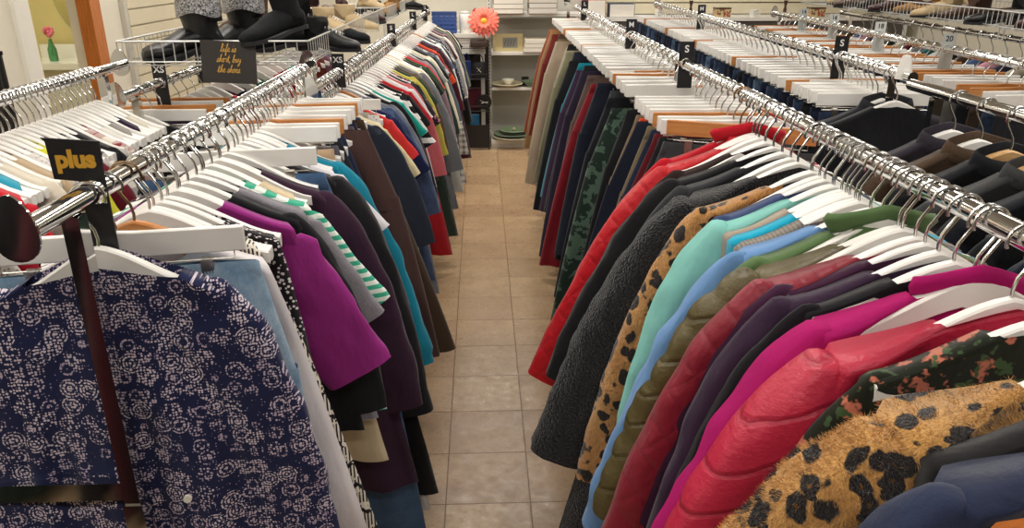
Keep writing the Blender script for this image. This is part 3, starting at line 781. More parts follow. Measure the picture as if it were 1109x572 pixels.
# ---- left back rail (aisle side)
B_ROWS = [
 ('dark slate blouse', 'top', '#2b3140', dict(L=.8)), ('cream and green colour-block tee', 'tee', '#e8d9ad', dict(Ls=.22, L=.66)), ('black spotted shorts', 'shorts', '#e2dfdd|dots|#18161a', dict(L=.62)), ('red cap-sleeve tee', 'tee', '#d23433', {}),
 ('navy short-sleeve tee', 'tee', '#1c2350', dict(Ls=.27, L=.7, sr=(.085,.08))), ('denim short-sleeve shirt', 'top', '#3c4d6e|denim', dict(L=.9)), ('grey slim jeans', 'top', '#6b6d78|denim', dict(L=1.0)),
 ('black yoga top', 'top', '#14141a', {}), ('teal green tee', 'tee', '#129a8d', {}),
 ('white ribbed tee', 'tee', '#deddda', {}), ('black and white striped tee', 'tee', '#121116|widestripe|#e6e3e0', dict(Ls=.24)),
 ('black round-neck tee', 'tee', '#111116', {}), ('long scarlet dress', 'dress', '#b01824', dict(L=.98)),
 ('white sport tee', 'tee', '#e6e2e2', {}), ('coral pink piped top', 'top', '#c9656b', dict(L=.5)),
 ('charcoal tee', 'tee', '#2b2b31', {}), ('pink and black floral blouse', 'tee', '#15121a|floral|#d889a0', dict(Ls=.24)),
 ('mustard yellow blouse', 'top', '#bdb04c', dict(Ls=.45)), ('long dark green dress', 'dress', '#2b3c33', dict(L=1.05)),
 ('taupe brown tunic', 'top', '#594736', dict(Ls=.46, L=.75, T=.03)), ('grey long cardigan', 'coat', '#6f7176', dict(collar=None)),
 ('ivory open-knit top', 'sweater', '#d9cfb8', {}), ('white cotton blouse', 'top', '#dcdad6', {}),
 ('black and olive tee', 'tee', '#1a1d18', {}), ('forest green tee', 'tee', '#2e4632', {}),
 ('crimson singlet', 'tee', '#c4222e', {}), ('mauve linen blouse', 'top', '#8e7883', dict(Ls=.5)),
 ('deep green hoodie', 'top', '#1f3429', {}), ('light grey dress', 'dress', '#a5a6a4', dict(L=1.0)),
 ('cream lace blouse', 'top', '#d8cfb9', {}), ('black crepe top', 'tee', '#101015', {}),
 ('slate jersey top', 'top', '#5b6370', {}), ('grey checked shirt dress', 'dress', '#cfcfca|plaid|#2d3234', dict(L=1.05)),
 ('red and navy raglan', 'tee', '#8e1d2c', {}), ('bright orange piped tee', 'tee', '#e5562f', dict(Ls=.24)),
 ('black cropped tee', 'tee', '#131217', dict(Ls=.22)), ('burgundy tunic', 'top', '#4b1626', dict(L=.85)),
 ('steel blue tee', 'tee', '#4a5a74', {}), ('white tailored shirt', 'top', '#e0dfdc', {}),
 ('dark grey marl tee', 'tee', '#3c3d42|heather', {}), ('pale grey checked tunic', 'dress', '#d7d7d2|plaid|#6b6f70', dict(L=1.0)),
 ('navy polka blouse', 'top', '#1b2136|dots|#d8d8dc', {}), ('crimson edged grey top', 'top', '#7e7f83', {}),
 ('maroon maxi dress', 'dress', '#3b0f1d', dict(L=1.1)), ('ash grey jersey top', 'top', '#8f9092', {}),
 ('off-white knit top', 'sweater', '#d6d1c4', {}), ('plum cardigan', 'sweater', '#3a1c30', {}),
 ('dusty pink top', 'top', '#b68a90', {}), ('storm blue blouse', 'top', '#3b4860', {}),
 ('sage tunic', 'top', '#7e8a6f', {}), ('dark brown blouse', 'top', '#3a2a22', {}), ('white linen shirt', 'top', '#dedcd4', {}), ('black tunic dress', 'dress', '#121217', {}),
]
rows = []
y = 2.99
for i, (d, k, c, kw) in enumerate(B_ROWS):
    kw = dict(kw); kw.setdefault('rot', rnd.uniform(2, 9)); kw['hk'] = 'orange' if i % 17 == 5 else 'white'
    rows.append(G(y, d, k, c, **kw)); y += .074 + .0005 * i + rnd.uniform(-.008, .008)
stock(RB, rows, lean=.17, lod=.8)
# bare hangers among them (their tops are hidden in the row)
for i in range(34):
    y = 3.02 + .072 * i + rnd.uniform(-.01, .01)
    bare(RB, y, 'white', rnd.uniform(2, 9), 'bare white hanger')
# ---- outer left back rail
D_ROWS = [('black knit top', 'top', '#17161a'), ('white clip-hung skirt', 'skirt', '#dcdad6'), ('violet jersey skirt', 'skirt', '#2d1833'), ('pale denim shorts', 'shorts', '#8094ab|denim'), ('black jersey leggings', 'leggings', '#131216'),
 ('plum camisole', 'tank', '#3a1738'), ('white crochet top', 'top', '#dedad2'), ('grey vest', 'tank', '#8f8f92'), ('red striped vest', 'tank', '#b7202f|widestripe|#e2e2e2'), ('navy vest', 'tank', '#1b2140'), ('cream vest', 'tank', '#d8cfba'),
 ('emerald vest', 'tank', '#17603c'), ('ivory singlet', 'tank', '#d8d2c4'), ('red wool vest', 'tank', '#b31d28'), ('crimson knit top', 'tank', '#8d1a28'), ('white and mint top', 'tank', '#4fae94'), ('violet wrap top', 'tank', '#6b2a62'),
 ('pale stone blouse', 'tank', '#c8bfae'), ('brick red dress', 'tank', '#7b2b22'), ('rust cardigan', 'tank', '#6d3527'), ('mauve vest', 'tank', '#8a5b70'), ('grey blouse', 'tank', '#86868a')]
rows = []; y = 2.84
for i, (d, k, c) in enumerate(D_ROWS):
    rows.append(G(y, d, k, c, hk='orange' if i in (2, 4) else 'white', rot=rnd.uniform(-6, 8), lod=.5 if i > 4 else .8)); y += .09 if i < 8 else .15
stock(RD, rows, lean=.02)
# ---- right front rail: coats, near to far
stock(RE, [
 G(.52, 'rust suede jacket', 'jacket', '#9c5620|velvet', lean=.2, rot=8),
 G(.61, 'dark navy denim jacket', 'jacket', '#1f2740|denim|#2f3a58', lean=.20, rot=4, sT=.05, T=.04),
 G(.665, 'black jersey vest', 'tank', '#1c1a1d', lean=.02, rot=4, nw=.07, sw=.215),
 G(.735, 'leopard faux-fur coat', 'coat', '#a8722e|leopard|#c9995a', lean=.17, rot=3, sT=.066, T=.045, L=.85, sr=(.112,.085), flare=.13, wr=.12, where='tan and black leopard faux-fur coat, largest leopard piece at the lower right'),
 G(.835, 'black satin floral blouse', 'top', '#1c2016|floral|#c0705a', lean=.05, rot=4, nw=.06),
 G(.90, 'coral red leather jacket', 'jacket', '#c42a48|stitched', lean=.22, rot=3, sT=.05, T=.038, flare=.14, sr=(.095,.075)),
 G(.985, 'magenta fleece pullover', 'sweater', '#a80f63|velvet', lean=.21, rot=3, sT=.042, flare=.15, collar='stand', nw=.085),
 G(1.035, 'thin black cardigan', 'top', '#16141a', lean=.20, rot=6),
 G(1.075, 'dark aubergine jacket', 'jacket', '#2f1a33', lean=.17, rot=6, flare=.07),
 G(1.115, 'deep plum cardigan', 'sweater', '#3a1533', lean=.20, rot=6),
 G(1.145, 'burgundy quilted jacket', 'jacket', '#86142a|quilt', lean=.25, rot=6, flare=.11, sT=.045),
 G(1.20, 'olive green puffer jacket', 'puffer', '#5c5230|stitched', lean=.20, rot=7, flare=.11, sr=(.10,.075)),
 G(1.26, 'sage green hoodie', 'hoodie', '#557045', lean=.08, rot=3),
 G(1.30, 'pale blue hooded jacket', 'jacket', '#6b93c4', lean=.21, rot=6, flare=.11, L=.9, Ls=.66),
 G(1.345, 'grey herringbone waistcoat', 'tank', '#8f8880|knit', lean=.06, rot=4, sw=.215),
 G(1.385, 'turquoise vest top', 'tank', '#1aa6c8', lean=.07, rot=4, sw=.215),
 G(1.42, 'stone beige waistcoat', 'tank', '#a69a8c', lean=.05, rot=4, sw=.215),
 G(1.455, 'mint green fleece pullover', 'sweater', '#84c4bb|velvet', lean=.17, rot=6, flare=.07, sr=(.095,.062), sT=.046, L=.7),
 G(1.50, 'slate blue sweater', 'sweater', '#3a4a72', lean=.1, rot=4),
 G(1.565, 'long leopard fleece coat', 'coat', '#a26a34|leopard|#b98a55', lean=.21, rot=6, L=1.0, Ls=.74, sr=(.07,.06), flare=.09),
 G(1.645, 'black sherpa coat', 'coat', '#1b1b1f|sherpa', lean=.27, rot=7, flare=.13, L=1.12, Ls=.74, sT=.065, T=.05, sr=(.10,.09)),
 G(1.74, 'charcoal wool jacket', 'jacket', '#2c2c30', lean=.18, rot=5),
 G(1.80, 'smooth black overcoat', 'coat', '#17171a', lean=.27, rot=7, flare=.16),
 G(1.86, 'dark brown fleece', 'sweater', '#2b1d1c|velvet', lean=.18, rot=5),
 G(1.93, 'bright red quilted jacket', 'jacket', '#c4101f|quilt', lean=.26, rot=9, flare=.20, L=.78, Ls=.66, sT=.04),
 G(1.995, 'scarlet hooded jacket', 'hoodie', '#b80f22', lean=.20, rot=6),
 G(2.06, 'charcoal wool trousers', 'trousers', '#38383b', L=1.02, lean=.25, hk='orange+bronze', rot=24, w=.2),
 G(2.12, 'dark grey tailored trousers', 'trousers', '#3f4045', L=1.0, lean=.26, rot=8),
 G(2.18, 'black skinny jeans', 'jeans', '#17181d|denim|#262830', L=1.02, lean=.28, rot=4),
 G(2.24, 'dark crimson trousers', 'trousers', '#5f121c', L=.98, lean=.30, rot=4, hk='orange'),
 G(2.30, 'inky blue jeans', 'jeans', '#1c2438|denim|#2b3752', L=1.05, lean=.30, rot=3),
 G(2.36, 'khaki cropped trousers', 'trousers', '#7a6b52', L=.9, lean=.26, rot=3),
 G(2.42, 'navy dress slacks', 'trousers', '#161d2e', L=1.05, lean=.31, rot=5, w=.205),
 G(2.48, 'coral orange leggings', 'leggings', '#d9502e', L=.8, lean=.30, rot=3),
 G(2.54, 'tan corduroy trousers', 'trousers', '#84715a', L=.98, lean=.28, rot=3),
])
for i in range(20):
    bare(RE, .97 + .055 * i + rnd.uniform(-.01, .01), 'white', rnd.uniform(1, 7), 'bare white hanger')
# ---- right back rail: trousers
E2 = [('black pressed trousers', '#111217'), ('green camouflage trousers', '#1f3029|camo|#4f6658'), ('black stretch jeans', '#15161c|denim|#22242c'), ('grey pinstripe slacks', '#3a3b40'), ('black bootcut jeans', '#14151b|denim|#20222a'), ('navy long trousers', '#131a2a'),
 ('black bengaline trousers', '#0f1014'), ('bright cherry trousers', '#7e1522'), ('taupe straight trousers', '#5c4b44'), ('dark aubergine trousers', '#241a30'), ('black wide trousers', '#101116'), ('plum corduroy trousers', '#32203a'),
 ('vivid teal trousers', '#0c7f92'), ('dark denim flares', '#171b28|denim|#232a3a'), ('black suit trousers', '#101218'), ('midnight chinos', '#161b29'), ('black joggers', '#111216'), ('olive grey cargo trousers', '#75745c'),
 ('light khaki trousers', '#8d8571'), ('black knit leggings', '#121217'), ('stone grey trousers', '#8c8177'), ('beige straight trousers', '#978875'), ('pale grey sweatpants', '#92918d'), ('tan chinos', '#84704f'), ('brown check trousers', '#54402f'), ('dark red cords', '#6b2119'), ('camel trousers', '#8a6840'), ('rust cords', '#7d3a20')]
rows = []; y = 2.80
for i, (d, c) in enumerate(E2):
    k = 'jeans' if 'jeans' in d or 'denim' in d else ('leggings' if 'leggings' in d else 'trousers')
    rows.append(G(y, d, k, c, hk='orange' if i in (3, 21) else 'white', rot=rnd.uniform(-5, 6), L=rnd.uniform(.84, 1.12) if 'beige' not in d else 1.15, w=.215 if ('teal' in d or 'cherry' in d) else rnd.uniform(.17, .245), T=.03 + .0006 * i, fa=.016, top=rnd.uniform(-.19, -.148), lean=.30 if ('teal' in d or 'cherry' in d) else rnd.uniform(.23, .30))); y += .094 + .0028 * i
stock(RE2, rows, lean=.27, lod=.8)
for i in range(40):
    y = 2.83 + .094 * i + rnd.uniform(-.015, .015)
    bare(RE2, y, 'orange+clip' if i % 11 == 4 else 'white+clip', rnd.uniform(-12, 12), ('orange' if i % 11 == 4 else 'white') + ' clip hanger')
# ---- outer right front rail: suit jackets on wooden hangers
F1 = [('black wool blazer', '#15161b', 'beech'), ('navy double-breasted blazer', '#161b2b', 'beech'), ('black pinstripe blazer', '#17181c', 'beech'), ('midnight suit jacket', '#12151f', 'beech'), ('grey flannel blazer', '#3c3c3d', 'beech'),
 ('ink black blazer', '#121319', 'beech'), ('brown tweed blazer', '#4c3a2b', 'white'), ('dark aubergine blazer', '#2e2a33', 'white'), ('draped black blazer', '#13141a', 'white')]
rows = []; y = 1.15
for i, (d, c, h) in enumerate(F1[:-1]):
    rows.append(G(y, d, 'blazer', c + ('|heather' if 'tweed' in d or 'flannel' in d else ''), hk=h + '+wide', rot=-6, lean=0, flare=.02)); y += .118
for r in rows: r['lean'] = -.02
stock(RF, rows)
# ---- outer right back rail: jeans under white clip hangers
F2 = ['indigo', 'dark blue', 'black washed', 'mid blue', 'blue-black', 'deep navy', 'rinse blue', 'slate blue', 'ink blue', 'stonewash']
F2C = ['#1d2940', '#182238', '#17191f', '#2c3d58', '#151c2c', '#141a2c', '#1f2f4c', '#36455c', '#17213a', '#4b6078']
rows = [G(2.44, 'draped black blazer', 'blazer', '#13141a', hk='white+wide', rot=-10, lean=-.20, sw=.25, flare=.10, lod=1, collar=None, nw=.06, dip=.02), G(2.50, 'slim charcoal blazer', 'blazer', '#24252b', hk='white+wide', rot=-6, lean=-.1)]; y = 2.58
for i in range(45):
    d = F2[i % 10] + (' jeans', ' denim shorts', ' cropped jeans', ' flared jeans', ' skinny jeans')[i // 10]
    rows.append(G(y, d, 'jeans', F2C[i % 10] + '|denim', lean=0, hk='orange' if i % 9 == 4 else 'white', rot=rnd.uniform(-3, 3), L=.95, lod=.5)); y += .082 + .0012 * i * .5
stock(RF2, rows)
for i in range(30):
    bare(RF2, 2.62 + .09 * i, 'white+clip', rnd.uniform(-10, 10), 'bare white clip hanger')
# ---- sizes rail
GC = ['#1c1c22', '#2b3a52|denim', '#4b3b30', '#20242c', '#6b6a66', '#16161a', '#3b4b66|denim', '#6a5136', '#222229', '#55606c', '#1a2030', '#7c6b58']
GN = ['black', 'denim blue', 'brown', 'graphite', 'ash grey', 'jet black', 'faded blue', 'camel brown', 'charcoal', 'blue grey', 'night blue', 'sand']
rows = []; y = 2.78
for i in range(36):
    d = GN[i % 12] + (' slacks', ' culottes', ' trousers')[i // 12]
    rows.append(G(y, d, 'trousers', GC[i % 12], hk='orange' if i % 12 in (2, 3, 7, 8, 11) else 'white', rot=rnd.uniform(-9, 9), L=.9, lod=.5)); y += .085 + .0006 * i
stock(RG, rows, lean=.0)
HN = ['black blouse', 'white blouse', 'teal blouse', 'grey sweater', 'maroon blouse', 'cream sweater', 'dark green blouse', 'stone blouse', 'navy blouse', 'pink blouse', 'blue sweater', 'brown sweater']
HC = ['#17171b', '#dad8d2', '#245c5c', '#7b7b7d', '#5b1f2a', '#cfc5ae', '#22362a', '#a79c88', '#1b2238', '#b98590', '#45557a', '#4c372a']
rows = []; y = 2.9
for i in range(24):
    d = ('long ' if i > 11 else 'plain ') + HN[i % 12]
    rows.append(G(y, d, 'top', HC[i % 12], rot=rnd.uniform(-5, 5), lod=.5)); y += .13
stock(RH, rows, lean=.0)

# ---- unseen rack added behind the camera so the chrome reflects dark stripes
e = empty('clothes_rack', (-.3, -.34, 0), 'chrome single-rail rack of long dark clothes, added unseen behind the viewer for reflections', 'clothes rack')
MB().tube([(-1.5, 0, 1.40), (1.5, 0, 1.40)], RR, 20).build('rail', CHROME, e)
for sx in (-1, 1):
    MB().box((sx * 1.45, 0, .73), (.028, .028, 1.32)).build('post', CHROME, e, smooth=False)
    MB().box((sx * 1.45, 0, .035), (.035, .5, .07)).build('foot', CHROME, e, smooth=False)
bk = [('black evening dress', '#121216'), ('deep green maxi dress', '#16281f'), ('black velvet gown', '#100f14'), ('wine maxi dress', '#451019'), ('black wrap dress', '#141318'), ('magenta maxi dress', '#7a1554'), ('dark grey gown', '#26262b'), ('black shirt dress', '#15151a'), ('navy gown', '#161c33'), ('lime maxi dress', '#7d9a2a'), ('black coat dress', '#121115'), ('brown maxi dress', '#33241c'), ('plum gown', '#2c1330'), ('black slip dress', '#111014')]
pv = None
for i, (d, c) in enumerate(bk):
    x = -1.72 + .16 * i + (.55 if i > 8 else 0); loc = (x, -.34, 1.40)
    hanger('white', loc, PI / 2 + .2 * math.sin(i * 2), 'white shoulder hanger holding the ' + d + ' on the added rack behind the viewer')
    garment('dress', d.split(' ')[-1], pick_material(c), loc, PI / 2 + .2 * math.sin(i * 2), d + ' on the rack behind the viewer', 'dress', None, None, .7, L=1.25, hem=.27, T=.04, seed=i + 300)

# ------------------------------------------------------------------ size markers on the rails
def marker(R, y, txt, label, white=False, w=.052, top=.075, low=-.065, size=.034, rot=0):
    p = R.at(y); e = empty('size_marker', p, label, 'size marker', None, R.ang + rad(rot))
    r = RR + .0025; arc = [(r * math.cos(a), r * math.sin(a)) for a in [rad(q) for q in range(205, 516, 14)]]
    poly = [(-w / 2, low), (-w / 2, -.007)] + arc + [(-w / 2, .007), (-w / 2, top), (w / 2, top), (w / 2, low)]
    MB().prism(poly, -.0012, .0012).build('card', plain('pale_card', '#c9cdca', .6) if white else BLACK, e, smooth=False)
    text_mesh('lettering', txt, size, plain('dark_ink', '#2a2f36', .6) if white else INKW, e, (0, -.0016, .030 + (top - .03) * .42), bold=.0006)
    return e
marker(RB, 3.34, 'XS', 'black XS size marker on the left back rail, beside the shoe basket corner', rot=-4)
marker(RB, 5.05, 'S', 'black S size marker halfway along the left back rail')
marker(RB, 6.35, 'L', 'black L size marker near the far end of the left back rail')
marker(RB, 7.35, 'XL', 'black XL size marker, farthest on the left back rail')
marker(RD, 3.05, 'XS', 'black XS size marker on the outer left back rail, above the white hangers', low=-.11)
marker(RD, 3.50, 'S', 'black size marker behind the handwritten shoe sign')
marker(RE2, 2.74, 'S', 'black S size marker on the right rail, beside the orange hanger bar', low=-.085)
marker(RE2, 3.88, 'M', 'black M size marker on the right back rail')
marker(RE2, 5.89, 'L', 'black L size marker farthest along the right back rail')
marker(RF2, 5.24, 'M', 'black M size marker on the outer right back rail', low=-.10)
marker(RF2, 2.93, 'S', 'black S size marker on the outer right back rail, above the draped blazer', low=-.12)
for y, t_, l_ in ((5.6, '14', 'pale size 14 marker, farthest left on the sizes rail'), (5.0, '16', 'pale size 16 marker, second farthest on the sizes rail'), (4.3, '18', 'pale size 18 marker, second nearest on the sizes rail'), (3.55, '20', 'pale size 20 marker, nearest on the sizes rail')):
    marker(RG, y, t_, l_, True, w=.06, top=.07, low=-.11)
# the wide plus-size marker
p = RA.at(1.165); e = empty('size_marker', p, 'wide black marker lettered plus in gold on the left front rail', 'size marker')
r = RR + .0025; arc = [(.004 + r * math.cos(a), r * math.sin(a)) for a in [rad(q) for q in range(205, 516, 14)]]
poly = [(-.016, -.105), (-.016, -.007)] + arc + [(-.016, .007), (-.016, .018), (-.052, .022), (-.054, .080), (-.060, .086), (.026, .080), (.024, .02), (.0235, -.105)]
MB().prism(poly, -.0015, .0015).build('card', BLACK, e, smooth=False)
text_mesh('lettering', 'plus', .037, GOLD, e, (-.014, -.002, .052), bold=.0018)
# small white plastic ring on the outer right rail
e = empty('size_ring', RF2.at(2.42), 'small white plastic ring marker over the outer right rail end', 'size marker')
m = MB(); m.lathe([(.0, .062), (.012, .060), (.022, .02), (.026, -.012), (.0225, -.012), (.019, .02), (.010, .052), (.0, .054)], 20); m.build('ring_body', WHITE, e)

# ------------------------------------------------------------------ wire baskets for the shoes
BW = plain('basket_wire', '#d8d8d4', .35, .6)
def basket(label, x0, x1, y0, y1, z0, z1, legs, rz=0, cell=.042):
    e = empty('wire_basket', ((x0 + x1) / 2, (y0 + y1) / 2, z0), label, 'wire basket', None, rz); a, b, h = (x1 - x0) / 2, (y1 - y0) / 2, z1 - z0
    def loop(z, r, ins=0):
        m = MB()
        for P, Q in (((-a, -b), (a, -b)), ((a, -b), (a, b)), ((a, b), (-a, b)), ((-a, b), (-a, -b))): m.tube([(P[0], P[1], z), (Q[0], Q[1], z)], r, 7)
        return m
    loop(h, .0040).build('rim', BW, e); loop(.010, .0025).build('lower_rim', BW, e)
    m = MB()
    for ax, La, Lb in ((0, a, b), (1, b, a)):
        n = max(2, int(2 * La / cell))
        for i in range(n + 1):
            q = -La + 2 * La * i / n
            for s in (-1, 1):
                P = [(q, s * Lb, h), (q, s * Lb, .0)] if ax == 0 else [(s * Lb, q, h), (s * Lb, q, .0)]
                m.tube(P, .0021, 5, False)
    m.build('side_wires', BW, e)
    m = MB(); n = int(2 * a / cell)
    for i in range(n + 1): q = -a + 2 * a * i / n; m.tube([(q, -b, 0), (q, b, 0)], .0016, 5, False)
    n = int(2 * b / .12)
    for i in range(n + 1): q = -b + 2 * b * i / n; m.tube([(-a, q, -.002), (a, q, -.002)], .0022, 5, False)
    m.build('bottom_wires', BW, e)
    for lx, ly, lz in legs:
        MB().tube([(lx - e.location.x, ly - e.location.y, 0), (lx - e.location.x, ly - e.location.y, lz - z0)], .004, 8).build('leg', BW, e)
    return e
bx = lambda R, y: R.at(y).x
basket('wire basket of black boots over the left rack, nearest of two', -1.355, -.640, 3.03, 5.30, 1.45, 1.535, [(bx(RB, y), y, 1.38 + RR) for y in ()] + [(-1.232, 3.06, 1.397), (-1.165, 5.27, 1.397), (-1.1, 3.2, 1.45)][:2] + [(-.642, 3.06, 1.30), (-.642, 5.27, 1.30)], rz=rad(-.6))
basket('farther wire basket of shoes over the left rack', -1.33, -.60, 5.34, 7.40, 1.45, 1.535, [(-1.24, 5.4, 1.40), (-.62, 5.4, 1.38)], rz=rad(-.9))
basket('near wire shoe basket at the top right corner', 2.62, 3.25, 2.75, 3.93, 1.50, 1.585, [(3.2, 2.8, 0), (3.2, 3.9, 0), (2.63, 2.8, 1.44), (2.63, 3.9, 1.44)])
basket('wire basket of tan and brown shoes beyond the sizes rail', 2.66, 3.3, 3.98, 6.6, 1.50, 1.585, [(3.25, 4.0, 0), (3.25, 6.5, 0), (2.67, 4.0, 1.44), (2.67, 6.5, 1.44)], rz=0)

# handwritten sign hooked on the basket front
e = empty('shoe_sign', (-.952, 3.014, 1.468), 'black sign with gold handwriting hung on the shoe basket front', 'sign', None, rad(-1.5))
e.rotation_euler = (rad(-4), rad(2.5), rad(-1))
m = MB(); m.box((0, 0, -.008), (.205, .004, .155)); m.build('board', plain('chalk_black', '#35302e', .6), e, smooth=False)
GINK = plain('gold_script', '#e0b45a', .5)
handwriting('script_line', 'life is', .0145, GINK, e, (.0, -.0035, .030), .0013)
handwriting('script_line', 'short, buy', .0145, GINK, e, (.0, -.0035, -.008), .0013)
handwriting('script_line', 'the shoes.', .0145, GINK, e, (.0, -.0035, -.046), .0013)

# ------------------------------------------------------------------ shoes
def shoe(name, label, loc, rz, mat, kind='boot', H=.12, sole='#15151a', heel=.018, L=.27, group=None, rx=0, ry=0, cuff=None, laces=None, sc=1.0, wide=1.0):
    e = empty(name, loc, label, name.replace('_', ' '), group, rz); e.rotation_euler = (rx, ry, rz)
    # stations from toe to heel: x, half width, top, bottom
    S = [(.272, .008, .026, .012), (.266, .022, .038, .010), (.248, .034, .047, .008), (.215, .043, .055, .007), (.175, .045, .070, .008), (.135, .040, .090 if kind != 'flat' else .06, .010 + heel * .4), (.095, .035, .098 if kind != 'flat' else .055, .010 + heel * .8), (.055, .034, .098 if kind != 'flat' else .058, .010 + heel), (.020, .031, .095 if kind != 'flat' else .064, .010 + heel), (.004, .022, .085 if kind != 'flat' else .062, .012 + heel)]
    k = L / .272; rings = []
    for x, w, t_, b in S:
        ring = []
        for i in range(20):
            a = 2 * PI * i / 20; ca, sa = math.cos(a), math.sin(a)
            ww = w * wide * (abs(ca) ** .75) * (1 if ca > 0 else -1) * (1 - .25 * max(0, sa) ** 2)
            zc = (t_ + b) / 2; zh = (t_ - b) / 2
            ring.append(((x - .06) * k, ww + .002 * nz(x * 30, ca * 2, sa * 2), zc + zh * (abs(sa) ** .85) * (1 if sa > 0 else -1) + .002 * nz(x * 40, ca * 3, 7)))
        rings.append(ring)
    mb = MB(); mb.loft(rings)
    if kind == 'boot':
        rr = []
        for j in range(9):
            v = j / 8; z = .05 + (H + .04) * v; cx = .055 + .010 * math.sin(v * 3); wx = (.060 - .012 * math.sin(PI * min(1, v * 1.4)) + .006 * v); wy = .036 + .008 * v
            rr.append([((cx - .06) * k + wx * math.cos(a) + .003 * nz(a, v * 5, 1), wy * wide * math.sin(a) + .003 * nz(a, v * 6, 4), z) for a in [2 * PI * i / 20 for i in range(20)]])
        mb.loft(rr, True, False)
        top = rr[-1]; inn = [((q[0] - (.055 - .06) * k) * .9 + (.055 - .06) * k, q[1] * .88, q[2] - .0) for q in top]; dp = [(q[0], q[1], q[2] - .08) for q in inn]
        mb.loft([top, inn, dp], False, True)
    mb.build('upper', mat, e, sub=0, flat=0)
    SM = plain('sole_rubber', sole, .6)
    out = []
    for x, w, t_, b in S: out.append(((x - .06) * k, w * wide + .003))
    top = [(x, w) for x, w in out] + [(x, -w) for x, w in reversed(out)]
    hz = {True: 0, False: 0}[True]
    mb = MB(); lift = lambda x: heel * max(0, min(1, (.10 * k - x) / (.08 * k)))
    mb.loft([[(x, y, 0 + lift(x)) for x, y in top], [(x, y, .014 + lift(x)) for x, y in top]]); mb.build('sole', SM, e, smooth=False)
    if heel > .012:
        mb = MB(); rr = [[((.012 if 1 else 0) * k - .05 * k + .030 * s * math.cos(a) * (1 if 1 else 1) + .02, .028 * s * math.sin(a), z) for a in [2 * PI * i / 16 for i in range(16)]] for z, s in ((0, .85), (heel, 1), (heel + .006, 1))]
        mb.loft(rr); mb.build('heel', SM, e)
    if cuff:
        rr = []
        for z, g in ((H + .094, .000), (H + .095, .005), (H + .07, .009), (H + .030, .010), (H + .029, .004)):
            rr.append([((.062 - .06) * k + (.056 + g) * math.cos(a), (.044 + g) * wide * math.sin(a), z - .008 * math.cos(a * 3)) for a in [2 * PI * i / 24 for i in range(24)]])
        MB().loft(rr, False, False).build('cuff', cuff, e)
    if laces:
        m = MB()
        for i in range(6):
            x = (.19 - .017 * i - .06) * k; z = .074 + .0065 * i - .004
            m.tube([(x, -.020, z), (x - .008, 0, z + .009), (x, .020, z)], .0022, 5)
        m.build('laces', laces, e)
    e.scale = (sc, sc, sc)
    return e
LEA = cloth('#131316', 'leather'); SUE = cloth('#17191c', 'velvet'); BRN = cloth('#4a3327', 'leather'); TAN = cloth('#a07a4e', 'velvet'); BEI = cloth('#c7b08a', 'velvet'); OXB = cloth('#3f1f22', 'leather')
t = NT('sequin_cuff'); t.set('Roughness', .3); t.set('Metallic', .5); v_ = t.n('ShaderNodeTexVoronoi'); v_.inputs['Scale'].default_value = 300; t.l(t.coord(), v_.inputs['Vector'])
SEQ = t.done(t.mix(t.ramp(v_.outputs['Color'], .2, .8), (.03, .03, .035, 1), (.55, .55, .56, 1)), t.bump(v_.outputs[0], .8, .003))
zb = 1.4535
shoe('ankle_boot', 'black leather ankle boot with grey sequined cuff, leftmost in the basket', (-1.10, 3.20, zb), rad(212), LEA, H=.10, cuff=SEQ, heel=.03, L=.23, sc=1.3, wide=1.4)
shoe('ankle_boot', 'second black leather boot with sequined cuff, beside its mate', (-1.0, 3.46, zb), rad(216), LEA, H=.10, cuff=SEQ, heel=.03, L=.23, sc=1.3, wide=1.4)
shoe('tall_boot', 'dark brown tall boot behind the handwritten sign', (-1.05, 3.85, zb), rad(185), BRN, H=.22, heel=.03)
shoe('suede_boot', 'black suede boot pushing its toe over the basket front', (-.745, 3.19, zb + .088), rad(232), SUE, H=.12, heel=.016, rx=rad(4), ry=rad(6), sc=1.12, wide=1.15)
shoe('suede_boot', 'black suede boot lying behind the overhanging one', (-.80, 3.50, zb), rad(200), SUE, H=.13, heel=.02, sc=1.1)
shoe('buckled_shoe', 'black buckled shoe against the right basket side', (-.72, 3.50, zb), rad(-18), LEA, H=.05, heel=.02, laces=BW)
shoe('black_shoe', 'flat black shoe near the basket corner', (-.73, 3.83, zb), rad(-12), SUE, 'flat', heel=.014)
shoe('brown_boot', 'brown boot standing far back in the near basket', (-1.2, 4.05, zb), rad(150), BRN, H=.16, heel=.025)
shoe('lace_up_shoe', 'beige lace-up shoe in the near left basket', (-.82, 4.25, zb), rad(-35), BEI, H=.05, heel=.012, sole='#d9cdb5', laces=WHITE)
shoe('lace_up_shoe', 'second beige lace-up shoe just behind the first', (-.76, 4.55, zb), rad(-25), BEI, H=.05, heel=.012, sole='#d9cdb5', laces=WHITE)
shoe('flat_shoe', 'tan flat shoe toward the far end of the near left basket', (-.95, 4.75, zb), rad(20), TAN, 'flat')
shoe('flat_shoe', 'oxblood flat shoe at the far end of the near left basket', (-.72, 4.95, zb), rad(60), OXB, 'flat')
far = [('maroon', OXB), ('black', LEA), ('tan', TAN), ('brown', BRN), ('beige', BEI), ('dark suede', SUE)]
for i in range(9):
    n_, mt = far[i % 6]; shoe('flat_shoe' if i % 2 else 'ankle_boot', n_ + (' flat shoe' if i % 2 else ' ankle boot') + ' in the far left basket, ' + ('near', 'middle', 'far')[i // 3] + ' part', (-1.15 + .26 * (i % 3), 5.55 + .24 * i * .8, zb), rad(150 + 50 * i), mt, 'flat' if i % 2 else 'boot', H=.08, heel=.02)
cols = [('tan', TAN), ('dark brown', BRN), ('oxblood', OXB), ('beige', BEI), ('black', LEA)]
k = 0
